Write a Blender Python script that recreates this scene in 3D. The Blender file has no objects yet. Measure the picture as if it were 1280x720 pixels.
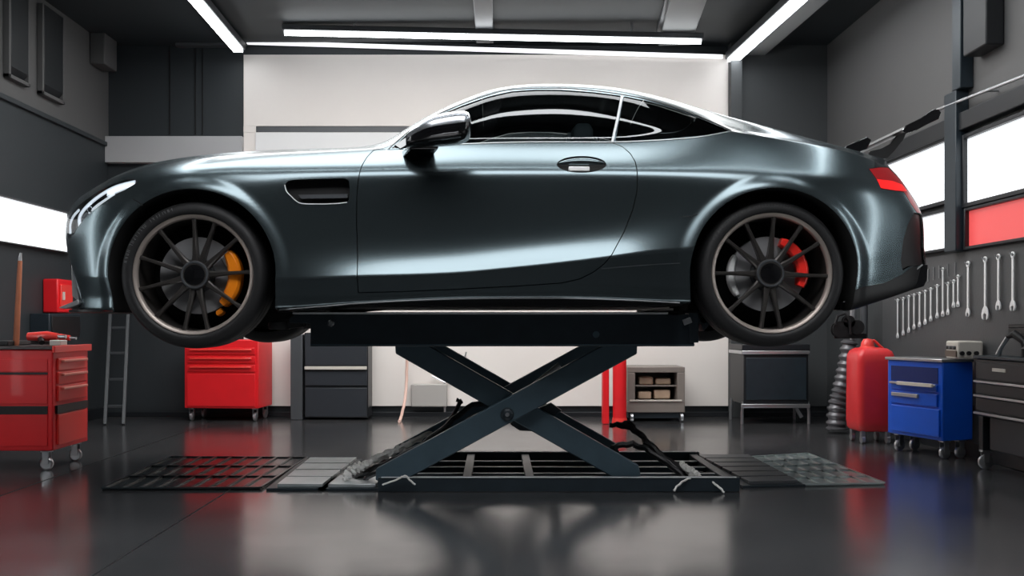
import bpy, math, random
import numpy as np
from mathutils import Vector, Matrix
from mathutils.bvhtree import BVHTree
random.seed(7)
PI = math.pi
C = bpy.context.scene.collection
F, HC, CX, CY = 1200.0, 0.9, 620.0, 405.0      # focal length in pixels, eye height, vanishing point

def P(px, py, Y):
    return Vector(((px-CX)*Y/F, Y, HC+(CY-py)*Y/F))
def XatY(px, Y): return (px-CX)*Y/F
def ZatY(py, Y): return HC+(CY-py)*Y/F

# ------------------------------------------------------------------ materials
MATS = {}
def mat(name, col=(.5,.5,.5), rough=.5, metal=0., emit=None, estr=1., coat=0., spec=.5, noise=None, bump=None, coat_rough=.05):
    m = bpy.data.materials.new(name); m.use_nodes = True
    nt = m.node_tree; b = nt.nodes['Principled BSDF']
    b.inputs['Base Color'].default_value = (*col, 1)
    b.inputs['Roughness'].default_value = rough
    b.inputs['Metallic'].default_value = metal
    b.inputs['Coat Weight'].default_value = coat
    b.inputs['Coat Roughness'].default_value = coat_rough
    b.inputs['Specular IOR Level'].default_value = spec
    if emit:
        b.inputs['Emission Color'].default_value = (*emit, 1)
        b.inputs['Emission Strength'].default_value = estr
    tc = nt.nodes.new('ShaderNodeTexCoord')
    if noise:                                   # (scale, amount): gentle colour variation of the stuff itself
        sc, am = noise
        n = nt.nodes.new('ShaderNodeTexNoise'); n.inputs['Scale'].default_value = sc; n.inputs['Detail'].default_value = 6
        nt.links.new(tc.outputs['Object'], n.inputs['Vector'])
        mx = nt.nodes.new('ShaderNodeMix'); mx.data_type = 'RGBA'
        mx.inputs[6].default_value = (*[c*(1-am) for c in col], 1)
        mx.inputs[7].default_value = (*[min(1, c*(1+am)) for c in col], 1)
        nt.links.new(n.outputs['Fac'], mx.inputs[0]); nt.links.new(mx.outputs[2], b.inputs['Base Color'])
    if bump:
        sc, st = bump
        n = nt.nodes.new('ShaderNodeTexNoise'); n.inputs['Scale'].default_value = sc; n.inputs['Detail'].default_value = 4
        nt.links.new(tc.outputs['Object'], n.inputs['Vector'])
        bp = nt.nodes.new('ShaderNodeBump'); bp.inputs['Strength'].default_value = st; bp.inputs['Distance'].default_value = .01
        nt.links.new(n.outputs['Fac'], bp.inputs['Height']); nt.links.new(bp.outputs['Normal'], b.inputs['Normal'])
    MATS[name] = m
    return m

PAINT = mat('satin_teal_paint', (.118,.150,.162), .245, .9, coat=.15, coat_rough=.10)
PAINT_LOW = PAINT
BLACK = mat('black_plastic', (.006,.006,.007), .45, noise=(40,.2))
GLOSSB = mat('gloss_black', (.006,.006,.007), .12, coat=.6)
RUBBER = mat('tyre_rubber', (.008,.008,.009), .62, noise=(60,.25), bump=(180,.15))
RIM = mat('bronze_black_rim', (.085,.078,.074), .36, .7)
RIMLIP = mat('machined_rim_lip', (.40,.345,.31), .42, .6)
ROTOR = mat('brake_rotor_steel', (.36,.36,.37), .5, .45, bump=(90,.1))
ORANGE = mat('orange_caliper', (1.,.27,.008), .35, coat=.4)
REDCAL = mat('red_caliper', (1.,.03,.02), .35, coat=.4)
CHROME = mat('chrome', (.75,.77,.8), .12, 1.)
STEEL = mat('brushed_steel', (.55,.56,.58), .28, .9, bump=(120,.08))
SILVERP = mat('silver_trim', (.5,.51,.52), .3, .6)
LIFT = mat('lift_blue_grey_paint', (.05,.082,.105), .42, .15, coat=.15, noise=(9,.25), bump=(60,.06))
LIFTD = mat('lift_dark_paint', (.016,.025,.033), .4, .1, noise=(14,.3))
LIFTE = mat('worn_steel_edge', (.62,.64,.66), .4, .2, noise=(20,.3))
PLATE = mat('galvanised_plate', (.66,.70,.72), .3, .6, noise=(12,.2), bump=(40,.1))
RED = mat('red_enamel', (.74,.010,.016), .42, coat=.05, noise=(6,.12))
REDD = mat('red_enamel_trim', (.85,.05,.04), .3, coat=.4)
BLUE = mat('blue_enamel', (.003,.10,.66), .34, coat=.4, noise=(6,.12))
DGREY = mat('charcoal_cabinet', (.010,.012,.015), .4, .1, noise=(5,.15))
MGREY = mat('grey_cabinet', (.07,.075,.082), .4, .1, noise=(5,.1))
TAUPE = mat('taupe_metal', (.22,.19,.17), .45, .1, noise=(8,.12))
TAN = mat('tan_cardboard', (.42,.30,.21), .7, noise=(12,.2))
CREAM = mat('cream_plastic', (.62,.58,.52), .45, noise=(10,.1))
COPPER = mat('copper_brown_wood', (.36,.12,.06), .45, noise=(14,.3))
HOSE = mat('black_hose', (.01,.01,.011), .35)
CLOTHM = mat('dirty_pale_cloth', (.80,.76,.72), .8, noise=(30,.35), bump=(60,.4))
WALLD = mat('dark_grey_wall', (.021,.026,.030), .55, noise=(1.2,.12), bump=(30,.05))
WALLM = mat('mid_grey_wall', (.045,.049,.052), .6, noise=(1.5,.1), bump=(30,.05))
WALLL = mat('light_grey_wall', (.085,.084,.084), .65, noise=(1.5,.08))
WALLW = mat('warm_white_wall', (.84,.785,.745), .6, noise=(2,.04))
WALLW2 = mat('clean_white_board', (.82,.82,.82), .5, noise=(2,.03))
CEIL = mat('charcoal_ceiling', (.022,.028,.032), .6, noise=(1,.12))
SEAT = mat('black_leather', (.035,.035,.038), .5, bump=(90,.2))
SEATG = mat('grey_leather', (.45,.46,.47), .5, bump=(90,.2))
DARKHOLE = mat('matt_black_liner', (.003,.003,.003), .9)
TUBE = mat('tube_light', (.9,.9,.9), .5, emit=(.93,.97,1.), estr=14)
TUBEB = mat('tube_light_back', (.9,.9,.9), .5, emit=(.93,.97,1.), estr=10)
FILL_WALL = mat('added_wall_fill', (.9,.9,.9), .5, emit=(1.,.97,.94), estr=7.5)  # glow of the added panel that brightens the white wall
FILL_ROOF = mat('added_roof_fill', (.9,.9,.9), .5, emit=(.95,.98,1.), estr=8)  # glow of the added panel behind the shoulder highlight
FILL_SIDE = mat('added_side_fill', (.9,.9,.9), .5, emit=(.95,.98,1.), estr=11)  # glow of the two added lamps that streak the bumpers
TUBE2 = mat('led_trim_light', (.9,.9,.9), .5, emit=(.95,.97,1.), estr=.9)
FILL_FRONT = mat('added_front_fill', (.9,.9,.9), .5, emit=(.97,.98,1.), estr=6.5)  # glow of the added front panel for the lower side highlight
WINL = mat('daylight_window', (.8,.8,.8), .3, emit=(.92,.96,1.), estr=.85)
WINR = mat('red_film_window', (.5,.05,.05), .3, emit=(.62,.085,.085), estr=.8)
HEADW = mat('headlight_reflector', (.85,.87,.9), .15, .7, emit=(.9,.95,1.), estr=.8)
TAILR = mat('tail_light_red', (.30,.003,.006), .3, coat=.3, emit=(.9,.01,.02), estr=.05)
TAILB = mat('tail_light_bright_red', (.8,.01,.01), .3, coat=.3, emit=(1.,.02,.02), estr=.5)

def glass_mat(name, tint, ior=1.5, rough=.015):
    m = bpy.data.materials.new(name); m.use_nodes = True
    nt = m.node_tree; nt.nodes.clear()
    o = nt.nodes.new('ShaderNodeOutputMaterial'); mx = nt.nodes.new('ShaderNodeMixShader')
    t = nt.nodes.new('ShaderNodeBsdfTransparent'); g = nt.nodes.new('ShaderNodeBsdfGlossy'); fr = nt.nodes.new('ShaderNodeFresnel')
    t.inputs['Color'].default_value = (*tint, 1); g.inputs['Roughness'].default_value = rough
    fr.inputs['IOR'].default_value = ior
    nt.links.new(fr.outputs[0], mx.inputs[0]); nt.links.new(t.outputs[0], mx.inputs[1]); nt.links.new(g.outputs[0], mx.inputs[2])
    nt.links.new(mx.outputs[0], o.inputs[0])
    return m
GLASS = glass_mat('tinted_car_glass', (.16,.19,.20), 1.6)
LENS = glass_mat('clear_lens', (.75,.8,.85), 1.5)

def floor_mat():
    m = bpy.data.materials.new('polished_dark_concrete'); m.use_nodes = True
    nt = m.node_tree; b = nt.nodes['Principled BSDF']; L = nt.links.new
    tc = nt.nodes.new('ShaderNodeTexCoord')
    n1 = nt.nodes.new('ShaderNodeTexNoise'); n1.inputs['Scale'].default_value = .9; n1.inputs['Detail'].default_value = 8; n1.inputs['Roughness'].default_value = .6
    n2 = nt.nodes.new('ShaderNodeTexNoise'); n2.inputs['Scale'].default_value = 14; n2.inputs['Detail'].default_value = 6
    L(tc.outputs['Object'], n1.inputs['Vector']); L(tc.outputs['Object'], n2.inputs['Vector'])
    cr = nt.nodes.new('ShaderNodeValToRGB')
    cr.color_ramp.elements[0].position = .3; cr.color_ramp.elements[0].color = (.026,.027,.029,1)
    cr.color_ramp.elements[1].position = .75; cr.color_ramp.elements[1].color = (.05,.05,.052,1)
    L(n1.outputs['Fac'], cr.inputs[0]); L(cr.outputs[0], b.inputs['Base Color'])
    mr = nt.nodes.new('ShaderNodeMapRange'); mr.inputs[1].default_value = .3; mr.inputs[2].default_value = .7
    mr.inputs[3].default_value = .13; mr.inputs[4].default_value = .22
    L(n1.outputs['Fac'], mr.inputs[0]); L(mr.outputs[0], b.inputs['Roughness'])
    bp = nt.nodes.new('ShaderNodeBump'); bp.inputs['Strength'].default_value = .03; bp.inputs['Distance'].default_value = .002
    L(n2.outputs['Fac'], bp.inputs['Height']); L(bp.outputs[0], b.inputs['Normal'])
    b.inputs['Specular IOR Level'].default_value = .5; b.inputs['IOR'].default_value = 3.1
    return m
FLOOR = floor_mat()

# ------------------------------------------------------------------ mesh builder
ROOTM = {}      # root object name -> inverse world matrix at build time
def setp(o, label=None, cat=None, group=None, kind=None):
    if label: o['label'] = label
    if cat: o['category'] = cat
    if group: o['group'] = group
    if kind: o['kind'] = kind
    return o
def thing(name, label, cat, loc=(0,0,0), rz=0, group=None):
    o = bpy.data.objects.new(name, None); C.objects.link(o)
    o.location = loc; o.rotation_euler = (0,0,rz); o.empty_display_size = .1
    setp(o, label, cat, group)
    ROOTM[o.name] = (Matrix.Translation(Vector(loc)) @ Matrix.Rotation(rz,4,'Z')).inverted()
    return o
def root_inv(p):
    while p.parent: p = p.parent
    return ROOTM.get(p.name, Matrix.Identity(4))

class MB:
    def __init__(s): s.v=[]; s.f=[]
    def add(s, vs, fs):
        n=len(s.v); s.v += [tuple(v) for v in vs]; s.f += [tuple(i+n for i in f) for f in fs]; return s
    def box(s, x0,x1,y0,y1,z0,z1):
        if x0>x1: x0,x1=x1,x0
        if y0>y1: y0,y1=y1,y0
        if z0>z1: z0,z1=z1,z0
        vs=[(x,y,z) for z in (z0,z1) for y in (y0,y1) for x in (x0,x1)]
        return s.add(vs,[(0,2,3,1),(4,5,7,6),(0,1,5,4),(2,6,7,3),(0,4,6,2),(1,3,7,5)])
    def bar(s, p0, p1, wid, thk, up=(0,0,1)):
        """rectangular bar p0->p1; wid across (perpendicular to up x dir), thk along up"""
        p0=Vector(p0); p1=Vector(p1); d=(p1-p0).normalized(); u=Vector(up)
        a=d.cross(u).normalized(); b=a.cross(d).normalized()
        vs=[]
        for p in (p0,p1):
            for sa,sb in ((-1,-1),(1,-1),(1,1),(-1,1)): vs.append(p+a*wid/2*sa+b*thk/2*sb)
        return s.add(vs,[(3,2,1,0),(4,5,6,7),(0,1,5,4),(1,2,6,5),(2,3,7,6),(3,0,4,7)])
    def tube(s, pts, r, seg=10, cap=True):
        pts=[Vector(p) for p in pts]; n=len(pts)
        rr = r if isinstance(r,(list,tuple)) else [r]*n
        vs=[]; fs=[]; a=None
        for i,p in enumerate(pts):
            d=(pts[min(i+1,n-1)]-pts[max(i-1,0)]).normalized()
            if a is None:
                a=d.orthogonal().normalized()
            else:
                a=(a-d*a.dot(d)).normalized()
            b=d.cross(a)
            for k in range(seg):
                t=2*PI*k/seg; vs.append(p+(a*math.cos(t)+b*math.sin(t))*rr[i])
        for i in range(n-1):
            for k in range(seg):
                k2=(k+1)%seg; fs.append((i*seg+k,i*seg+k2,(i+1)*seg+k2,(i+1)*seg+k))
        if cap: fs.append(tuple(reversed(range(seg)))); fs.append(tuple((n-1)*seg+k for k in range(seg)))
        return s.add(vs,fs)
    def cyl(s,p0,p1,r,seg=24,r2=None): return s.tube([p0,p1],[r,r if r2 is None else r2],seg)
    def lathe(s, prof, origin, axis='Y', seg=64, closed=False):
        """prof: list of (radius, along)"""
        o=Vector(origin); n=len(prof); vs=[]; fs=[]
        for r,h in prof:
            for k in range(seg):
                t=2*PI*k/seg; c,sn=math.cos(t)*r,math.sin(t)*r
                vs.append(o+(Vector((c,h,sn)) if axis=='Y' else Vector((c,sn,h)) if axis=='Z' else Vector((h,c,sn))))
        m=n if closed else n-1
        for i in range(m):
            j=(i+1)%n
            for k in range(seg):
                k2=(k+1)%seg
                f=(i*seg+k,i*seg+k2,j*seg+k2,j*seg+k)
                fs.append(f if axis!='Y' else tuple(reversed(f)))
        return s.add(vs,fs)
    def prism(s, poly, h0, h1, axis='Y'):
        """poly: 2-D outline; axis Y -> (x,z), X -> (y,z), Z -> (x,y)"""
        n=len(poly); m={'Y':lambda a,b,h:(a,h,b),'X':lambda a,b,h:(h,a,b),'Z':lambda a,b,h:(a,b,h)}[axis]
        vs=[m(a,b,h0) for a,b in poly]+[m(a,b,h1) for a,b in poly]
        fs=[tuple(range(n)),tuple(reversed(range(n,2*n)))]+[(i,i+n,(i+1)%n+n,(i+1)%n) for i in range(n)]
        return s.add(vs,fs)
    def ribbon(s, A, B, thick=None):
        n=len(A); vs=list(A)+list(B); return s.add(vs,[(i,i+1,n+i+1,n+i) for i in range(n-1)])
    def loft(s, rings, cap=True):
        n=len(rings[0]); vs=[p for r in rings for p in r]; fs=[]
        for i in range(len(rings)-1):
            for k in range(n):
                k2=(k+1)%n; fs.append((i*n+k,i*n+k2,(i+1)*n+k2,(i+1)*n+k))
        if cap: fs.append(tuple(reversed(range(n)))); fs.append(tuple((len(rings)-1)*n+k for k in range(n)))
        return s.add(vs,fs)
    def build(s, name, m, parent=None, bevel=0, smooth=True, seg=2, fix=True, ang=35, solid=0):
        me=bpy.data.meshes.new(name); me.from_pydata(s.v,[],s.f); me.update()
        if fix:
            import bmesh
            bm=bmesh.new(); bm.from_mesh(me); bmesh.ops.recalc_face_normals(bm,faces=bm.faces); bm.to_mesh(me); bm.free()
        o=bpy.data.objects.new(name,me); C.objects.link(o)
        if parent is not None:
            me.transform(root_inv(parent)); o.parent=parent
        me.materials.append(m)
        if smooth:
            me.shade_smooth(); me.set_sharp_from_angle(angle=math.radians(ang))
        if solid:
            sm=o.modifiers.new('solid','SOLIDIFY'); sm.thickness=solid; sm.offset=0
        if bevel:
            b=o.modifiers.new('bevel','BEVEL'); b.width=bevel; b.segments=seg; b.limit_method='ANGLE'; b.angle_limit=math.radians(40)
            b.harden_normals=False
        return o
def struct(name, mb, m, **k):
    o=mb.build(name,m,**k); o['kind']='structure'; return o
def solo(name, mb, m, label, cat, group=None, **k):
    """a one-mesh thing; origin at its base centre"""
    o=mb.build(name,m,**k)
    vs=np.array([v.co[:] for v in o.data.vertices]); lo=vs.min(0); hi=vs.max(0)
    c=Vector(((lo[0]+hi[0])/2,(lo[1]+hi[1])/2,lo[2]))
    o.data.transform(Matrix.Translation(-c)); o.location=c
    return setp(o,label,cat,group)
def copy_tree(o, parent=None):
    c=o.copy(); C.objects.link(c)
    if parent: c.parent=parent
    for ch in list(o.children): copy_tree(ch,c)
    return c

# ================================================================== ROOM
XL, XR, YB, YF, ZC = -3.79, 3.23, 9.39, -2.2, 3.62
struct('floor', MB().box(XL-.15,XR+.15,YF-.15,YB+.15,-.1,0), FLOOR)
struct('ceiling', MB().box(XL-.15,XR+.15,YF-.15,YB+.15,ZC,ZC+.1), CEIL)
struct('wall_left', MB().box(XL-.15,XL,YF,YB,0,2.62), WALLD)
struct('wall_left_upper', MB().box(XL-.15,XL-.001,YF,YB,2.66,ZC), WALLL)
struct('wall_right', MB().box(XR,XR+.15,YF,YB,0,2.3), WALLM)
struct('wall_right_upper', MB().box(XR+.001,XR+.15,YF,YB,2.3,ZC), WALLL)
struct('wall_back', MB().box(XL-.15,XR+.15,YB,YB+.15,0,ZC), WALLD)
struct('wall_front', MB().box(XL-.15,XR+.15,YF-.15,YF,0,ZC), WALLD)
# white wall field, proud of the dark wall
x0w=XatY(305,9.37); x1w=XatY(910,9.37)
zg=ZatY(162,9.37)
struct('trim_1', MB().box(x0w,x1w,9.35,YB-.001,zg+.03,ZatY(69,9.37)), WALLW, bevel=.004)
struct('trim_2', MB().box(x0w,x1w,9.35,YB-.001,.1,zg-.03), WALLW, bevel=.004)
struct('trim_3', MB().box(x0w,x0w+.12,9.348,YB-.001,zg-.03,zg+.03), WALLW)
struct('trim_4', MB().box(x0w+.12,x1w,9.362,YB-.001,zg-.03,zg+.03), MGREY)
struct('trim_5', MB().box(x0w+.12,XatY(585,9.33),9.335,9.35,ZatY(262,9.34),zg-.035), WALLW2, bevel=.003)
# pale band running to the left corner
struct('trim_6', MB().box(XL,x0w-.002,9.30,YB-.001,ZatY(203,9.3),ZatY(170,9.3)), MATS['light_grey_wall'] if 0 else mat('pale_grey_band',(.42,.42,.43),.55,noise=(2,.05)), bevel=.004)
# pale right part of the back wall
struct('wall_back_right', MB().box(x1w+.002,XR,9.36,YB-.001,.1,ZC), WALLM)
# panel seams on the dark part of the wall
for i,px in enumerate((212,244,253)):
    struct('trim_%d'%(7+i), MB().box(XatY(px,9.385)-.006,XatY(px,9.385)+.006,9.383,YB-.0005,2.75,ZC), BLACK)
struct('baseboard_back', MB().box(XL,XR,9.33,9.349,0,ZatY(515,9.34)), DGREY, bevel=.004)
struct('baseboard_left', MB().box(XL,XL+.02,YF,9.33,0,.1), DGREY, bevel=.004)
struct('baseboard_right', MB().box(XR-.02,XR,YF,9.33,0,.1), DGREY, bevel=.004)
# dark pilasters either side of the white field near the floor
struct('trim_10', MB().box(XatY(912,9.3),XatY(926,9.3),9.24,9.36,0,ZC), WALLM, bevel=.004)
# ledge on the left wall
struct('trim_11', MB().box(XL-.06,XL+.03,YF,YB-.1,2.62,2.66), WALLD, bevel=.004)
# LED trim along the back wall and ceiling
struct('trim_12', MB().box(XatY(220,9.3),XatY(306,9.3),9.28,9.36,ZC-.03,ZC), MGREY)
a=P(309,53,9.30); b=P(903,71,9.30)
struct('trim_13', MB().bar(a,b,.05,.03), TUBE2)
struct('trim_14', MB().bar(a+Vector((0,.02,.03)),b+Vector((0,.02,.03)),.09,.03), DGREY)
# ceiling beam running to the hanging rail, and the pale beams at right
def tray(name, pa, pb, w, h, m): return struct(name, MB().bar(pa,pb,w,h), m, bevel=.006)
tray('trim_15', (-.125,2.5,ZC-.03), (-.105,9.1,ZC-.03), .16, .06, MGREY)
tray('trim_16', (XatY(840,8.0)-.12,5.5,ZC-.04), (XatY(848,8.9),9.1,ZC-.04), .30, .08, mat('pale_beam_paint',(.24,.25,.25),.5))
tray('trim_17', (XatY(822,8.0)-.14,5.5,ZC-.02), (XatY(826,8.9),9.1,ZC-.02), .05, .04, MGREY)
# soffit beside the right light
struct('trim_18', MB().add([(2.42,9.36,ZC-.10),(2.62,9.36,ZC-.10),(2.95,2.,ZC-.10),(2.66,2.,ZC-.10),(2.42,9.36,ZC),(2.62,9.36,ZC),(2.95,2.,ZC),(2.66,2.,ZC)],
       [(0,1,2,3),(7,6,5,4),(0,4,5,1),(1,5,6,2),(2,6,7,3),(3,7,4,0)]), mat('soffit_paint',(.30,.31,.31),.55))

struct('trim_22', MB().box(-1.447,-1.438,1.5,6.0,.0004,.0012), BLACK)
struct('trim_23', MB().box(-2.60,-2.592,1.5,8.9,.0004,.0012), BLACK)
# left wall: bright window and dark high louvres
def wallwin(n, side, pxa, pxb, za, zb, m, frame=.045, fm=None, x=None):
    xw = XL if side<0 else XR
    ya, yb = F*xw/(pxa-CX), F*xw/(pxb-CX)
    if ya>yb: ya,yb=yb,ya
    yb=min(yb,YB-.12)
    d = -side
    pane=struct('window_%d'%n, MB().box(xw+d*.004,xw+d*.02,ya,yb,za,zb), m)
    fr=MB()
    for (y0,y1,z0,z1) in ((ya-frame,ya,za-frame,zb+frame),(yb,yb+frame,za-frame,zb+frame),(ya,yb,za-frame,za),(ya,yb,zb,zb+frame)):
        fr.box(xw+d*.002,xw+d*.05,y0,y1,z0,z1)
    f=fr.build('window_frame', fm or DGREY, bevel=.004); f.parent=pane
    return pane
wallwin(1,-1,-420,81,1.53,1.87,WINL,.012,WALLM)
# right wall windows
wallwin(2,1,1075,1194,1.78,2.20,WINL,.03,DGREY)
wallwin(3,1,1213,1420,1.72,2.16,WINL,.03,DGREY)
wallwin(4,1,1100,1208,1.44,1.70,WINL,.02,DGREY)
wallwin(5,1,1215,1420,1.425,1.665,WINR,.02,DGREY)
# dark lintel and mullion post between right windows
struct('trim_19', MB().box(XR-.07,XR,F*XR/(1420-CX),YB-.3,2.22,2.34), DGREY, bevel=.006)
struct('trim_20', MB().box(XR-.09,XR,F*XR/(1211-CX),F*XR/(1196-CX),1.40,2.5), LIFTD, bevel=.006)
struct('trim_21', MB().box(XR-.09,XR,F*XR/(1217-CX),F*XR/(1206-CX),2.5,ZC), LIFTD, bevel=.006)

# pegboard field
peg = MB().box(XR-.012,XR-.001,F*XR/(1420-CX),F*XR/(1105-CX),.35,1.395)
solo('pegboard', peg, mat('grey_pegboard',(.075,.077,.080),.5,.1,noise=(3,.1),bump=(60,.1)),
     'long grey pegboard panel under the right-hand windows with steel wrenches hung on it','pegboard')

# ================================================================== LIGHTS
def tube_light(label, a, b, r=.022, group=None, housing=True, m=TUBE):
    a=Vector(a); b=Vector(b); c=(a+b)/2
    t=thing('tube_light',label,'light',(c.x,c.y,min(a.z,b.z)-r),0,group)
    MB().tube([a,b],r,12).build('tube',m,t)
    if housing:
        up=Vector((0,0,1)); e=(b-a).normalized()*.02
        MB().bar(a-e+up*.045,b+e+up*.045,.07,.05).build('housing',MGREY,t,bevel=.006)
        n=3
        for k in range(n):
            p=a.lerp(b,(k+.5)/n); hz=max(.02,(ZC-(p.z+.07)))
            MB().cyl((p.x,p.y,p.z+.07),(p.x,p.y,p.z+.07+hz),.008,8).build('hanger',STEEL,t)
    return t
tube_light('long horizontal white tube light in front of the back wall, above the car roof', P(356,41,8.7), P(876,52,8.7), .024, m=TUBEB)
def flatlight(label, pa, pb, wid):
    pa=Vector(pa); pb=Vector(pb); c=(pa+pb)/2
    t=thing('tube_light',label,'light',(c.x,c.y,c.z-.03))
    MB().bar(pa,pb,wid,.02).build('diffuser',TUBE,t)
    MB().bar(pa+Vector((0,0,.045)),pb+Vector((0,0,.045)),wid+.05,.068).build('housing',SILVERP if 0 else MGREY,t,bevel=.006)
    return t
zl=3.50
def at_z(px,py,z):
    Y=(z-HC)*F/(CY-py); return Vector((XatY(px,Y),Y,z))
La=at_z(298,64,zl); Lb=at_z(243,0,zl); d=(Lb-La)
flatlight('white strip light on the ceiling, left of the white wall, running to the camera', La, La+d*3.2, .085)
Ra=at_z(916,76,zl-.05); Rb=at_z(1000,0,zl-.05); d=(Rb-Ra)
flatlight('white strip light on the ceiling, right of the white wall, running to the camera', Ra, Ra+d*2.9, .10)
# tubes over and in front of the car (above the frame; they show as lines on the glass and paint)
tube_light('long white tube light overhead, above the near side of the car', (-2.1,4.38,3.5),(2.4,4.42,3.5), .034)
def fill_panel(label,x0,x1,y0,y1,z=3.5,m=None):  # added, unseen ceiling panels: body highlights and a brighter back wall
    t=thing('added_ceiling_panel',label,'light',((x0+x1)/2,(y0+y1)/2,z-.012))
    MB().box(x0,x1,y0,y1,z-.01,z).build('diffuser',m or FILL_FRONT,t)
    MB().box(x0-.03,x1+.03,y0-.03,y1+.03,z+.002,z+.06).build('housing',MGREY,t,bevel=.006)
    for x in (x0+.3,x1-.3): MB().cyl((x,(y0+y1)/2,z+.06),(x,(y0+y1)/2,ZC),.01,8).build('hanger',STEEL,t)
    return t
fill_panel('added wide fill panel over the floor between camera and car',-1.9,1.8,2.35,3.65)
fill_panel('added wide fill panel above the floor between the car and the white wall',-2.2,2.0,6.25,7.6,m=FILL_WALL)
fill_panel('added wide fill panel directly above the car roof',-2.3,1.2,4.95,5.8,m=FILL_ROOF)
def added_wall_lamp(label,x,y,z0,z1,sx):  # added, unseen upright lamps: vertical highlights on the bumper corners
    t=thing('added_wall_lamp',label,'light',(x,y,z0))
    MB().box(x,x+sx*.03,y-.05,y+.05,z0,z1).build('diffuser',FILL_SIDE,t)
    MB().box(x-sx*.05,x,y-.07,y+.07,z0-.02,z1+.02).build('housing',MGREY,t,bevel=.006)
added_wall_lamp('added upright fill lamp on the left wall, nearer the camera than the window',XL+.051,4.25,.35,2.3,1)
added_wall_lamp('added upright fill lamp on the right wall, nearer the camera than the windows',XR-.051,4.0,.5,2.3,-1)
# hanging rail bracket in front of back light
hb=MB().box(XatY(600,8.75)-0.0,XatY(618,8.75),8.72,8.78,ZatY(42,8.75),ZC)
solo('ceiling_bracket', hb, mat('bracket_paint',(.42,.43,.43),.5), 'grey ceiling bracket holding the middle of the long horizontal tube light','bracket', bevel=.004)

# ================================================================== CAR SURFACE
YC = 5.68
def pchip_slopes(x, y):
    h=np.diff(x); hh=h.reshape(-1,*([1]*(y.ndim-1))); dl=np.diff(y,axis=0)/hh
    m=np.zeros_like(y)
    w1=2*hh[1:]+hh[:-1]; w2=hh[1:]+2*hh[:-1]
    s=dl[:-1]*dl[1:]>0
    with np.errstate(divide='ignore',invalid='ignore'):
        hm=(w1+w2)/(w1/dl[:-1]+w2/dl[1:])
    m[1:-1]=np.where(s,np.nan_to_num(hm),0)
    m[0]=dl[0]; m[-1]=dl[-1]
    return m
def pchip(x,y,xq,blend=0.):
    """pchip, optionally blended with a smoother Catmull-Rom slope"""
    x=np.asarray(x,float); y=np.asarray(y,float); xq=np.asarray(xq,float)
    m=pchip_slopes(x,y)
    if blend and len(x)>2:
        h=np.diff(x).reshape(-1,*([1]*(y.ndim-1))); dl=np.diff(y,axis=0)/h
        c=m.copy(); c[1:-1]=(dl[:-1]*h[1:]+dl[1:]*h[:-1])/(h[1:]+h[:-1])
        m=m*(1-blend)+c*blend
    i=np.clip(np.searchsorted(x,xq)-1,0,len(x)-2)
    h=x[i+1]-x[i]; t=(xq-x[i])/h
    sh=[-1]+[1]*(y.ndim-1); T=t.reshape(sh); H=h.reshape(sh)
    return ((2*T**3-3*T**2+1)*y[i]+(T**3-2*T**2+T)*H*m[i]+(-2*T**3+3*T**2)*y[i+1]+(T**3-T**2)*H*m[i+1])

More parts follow.
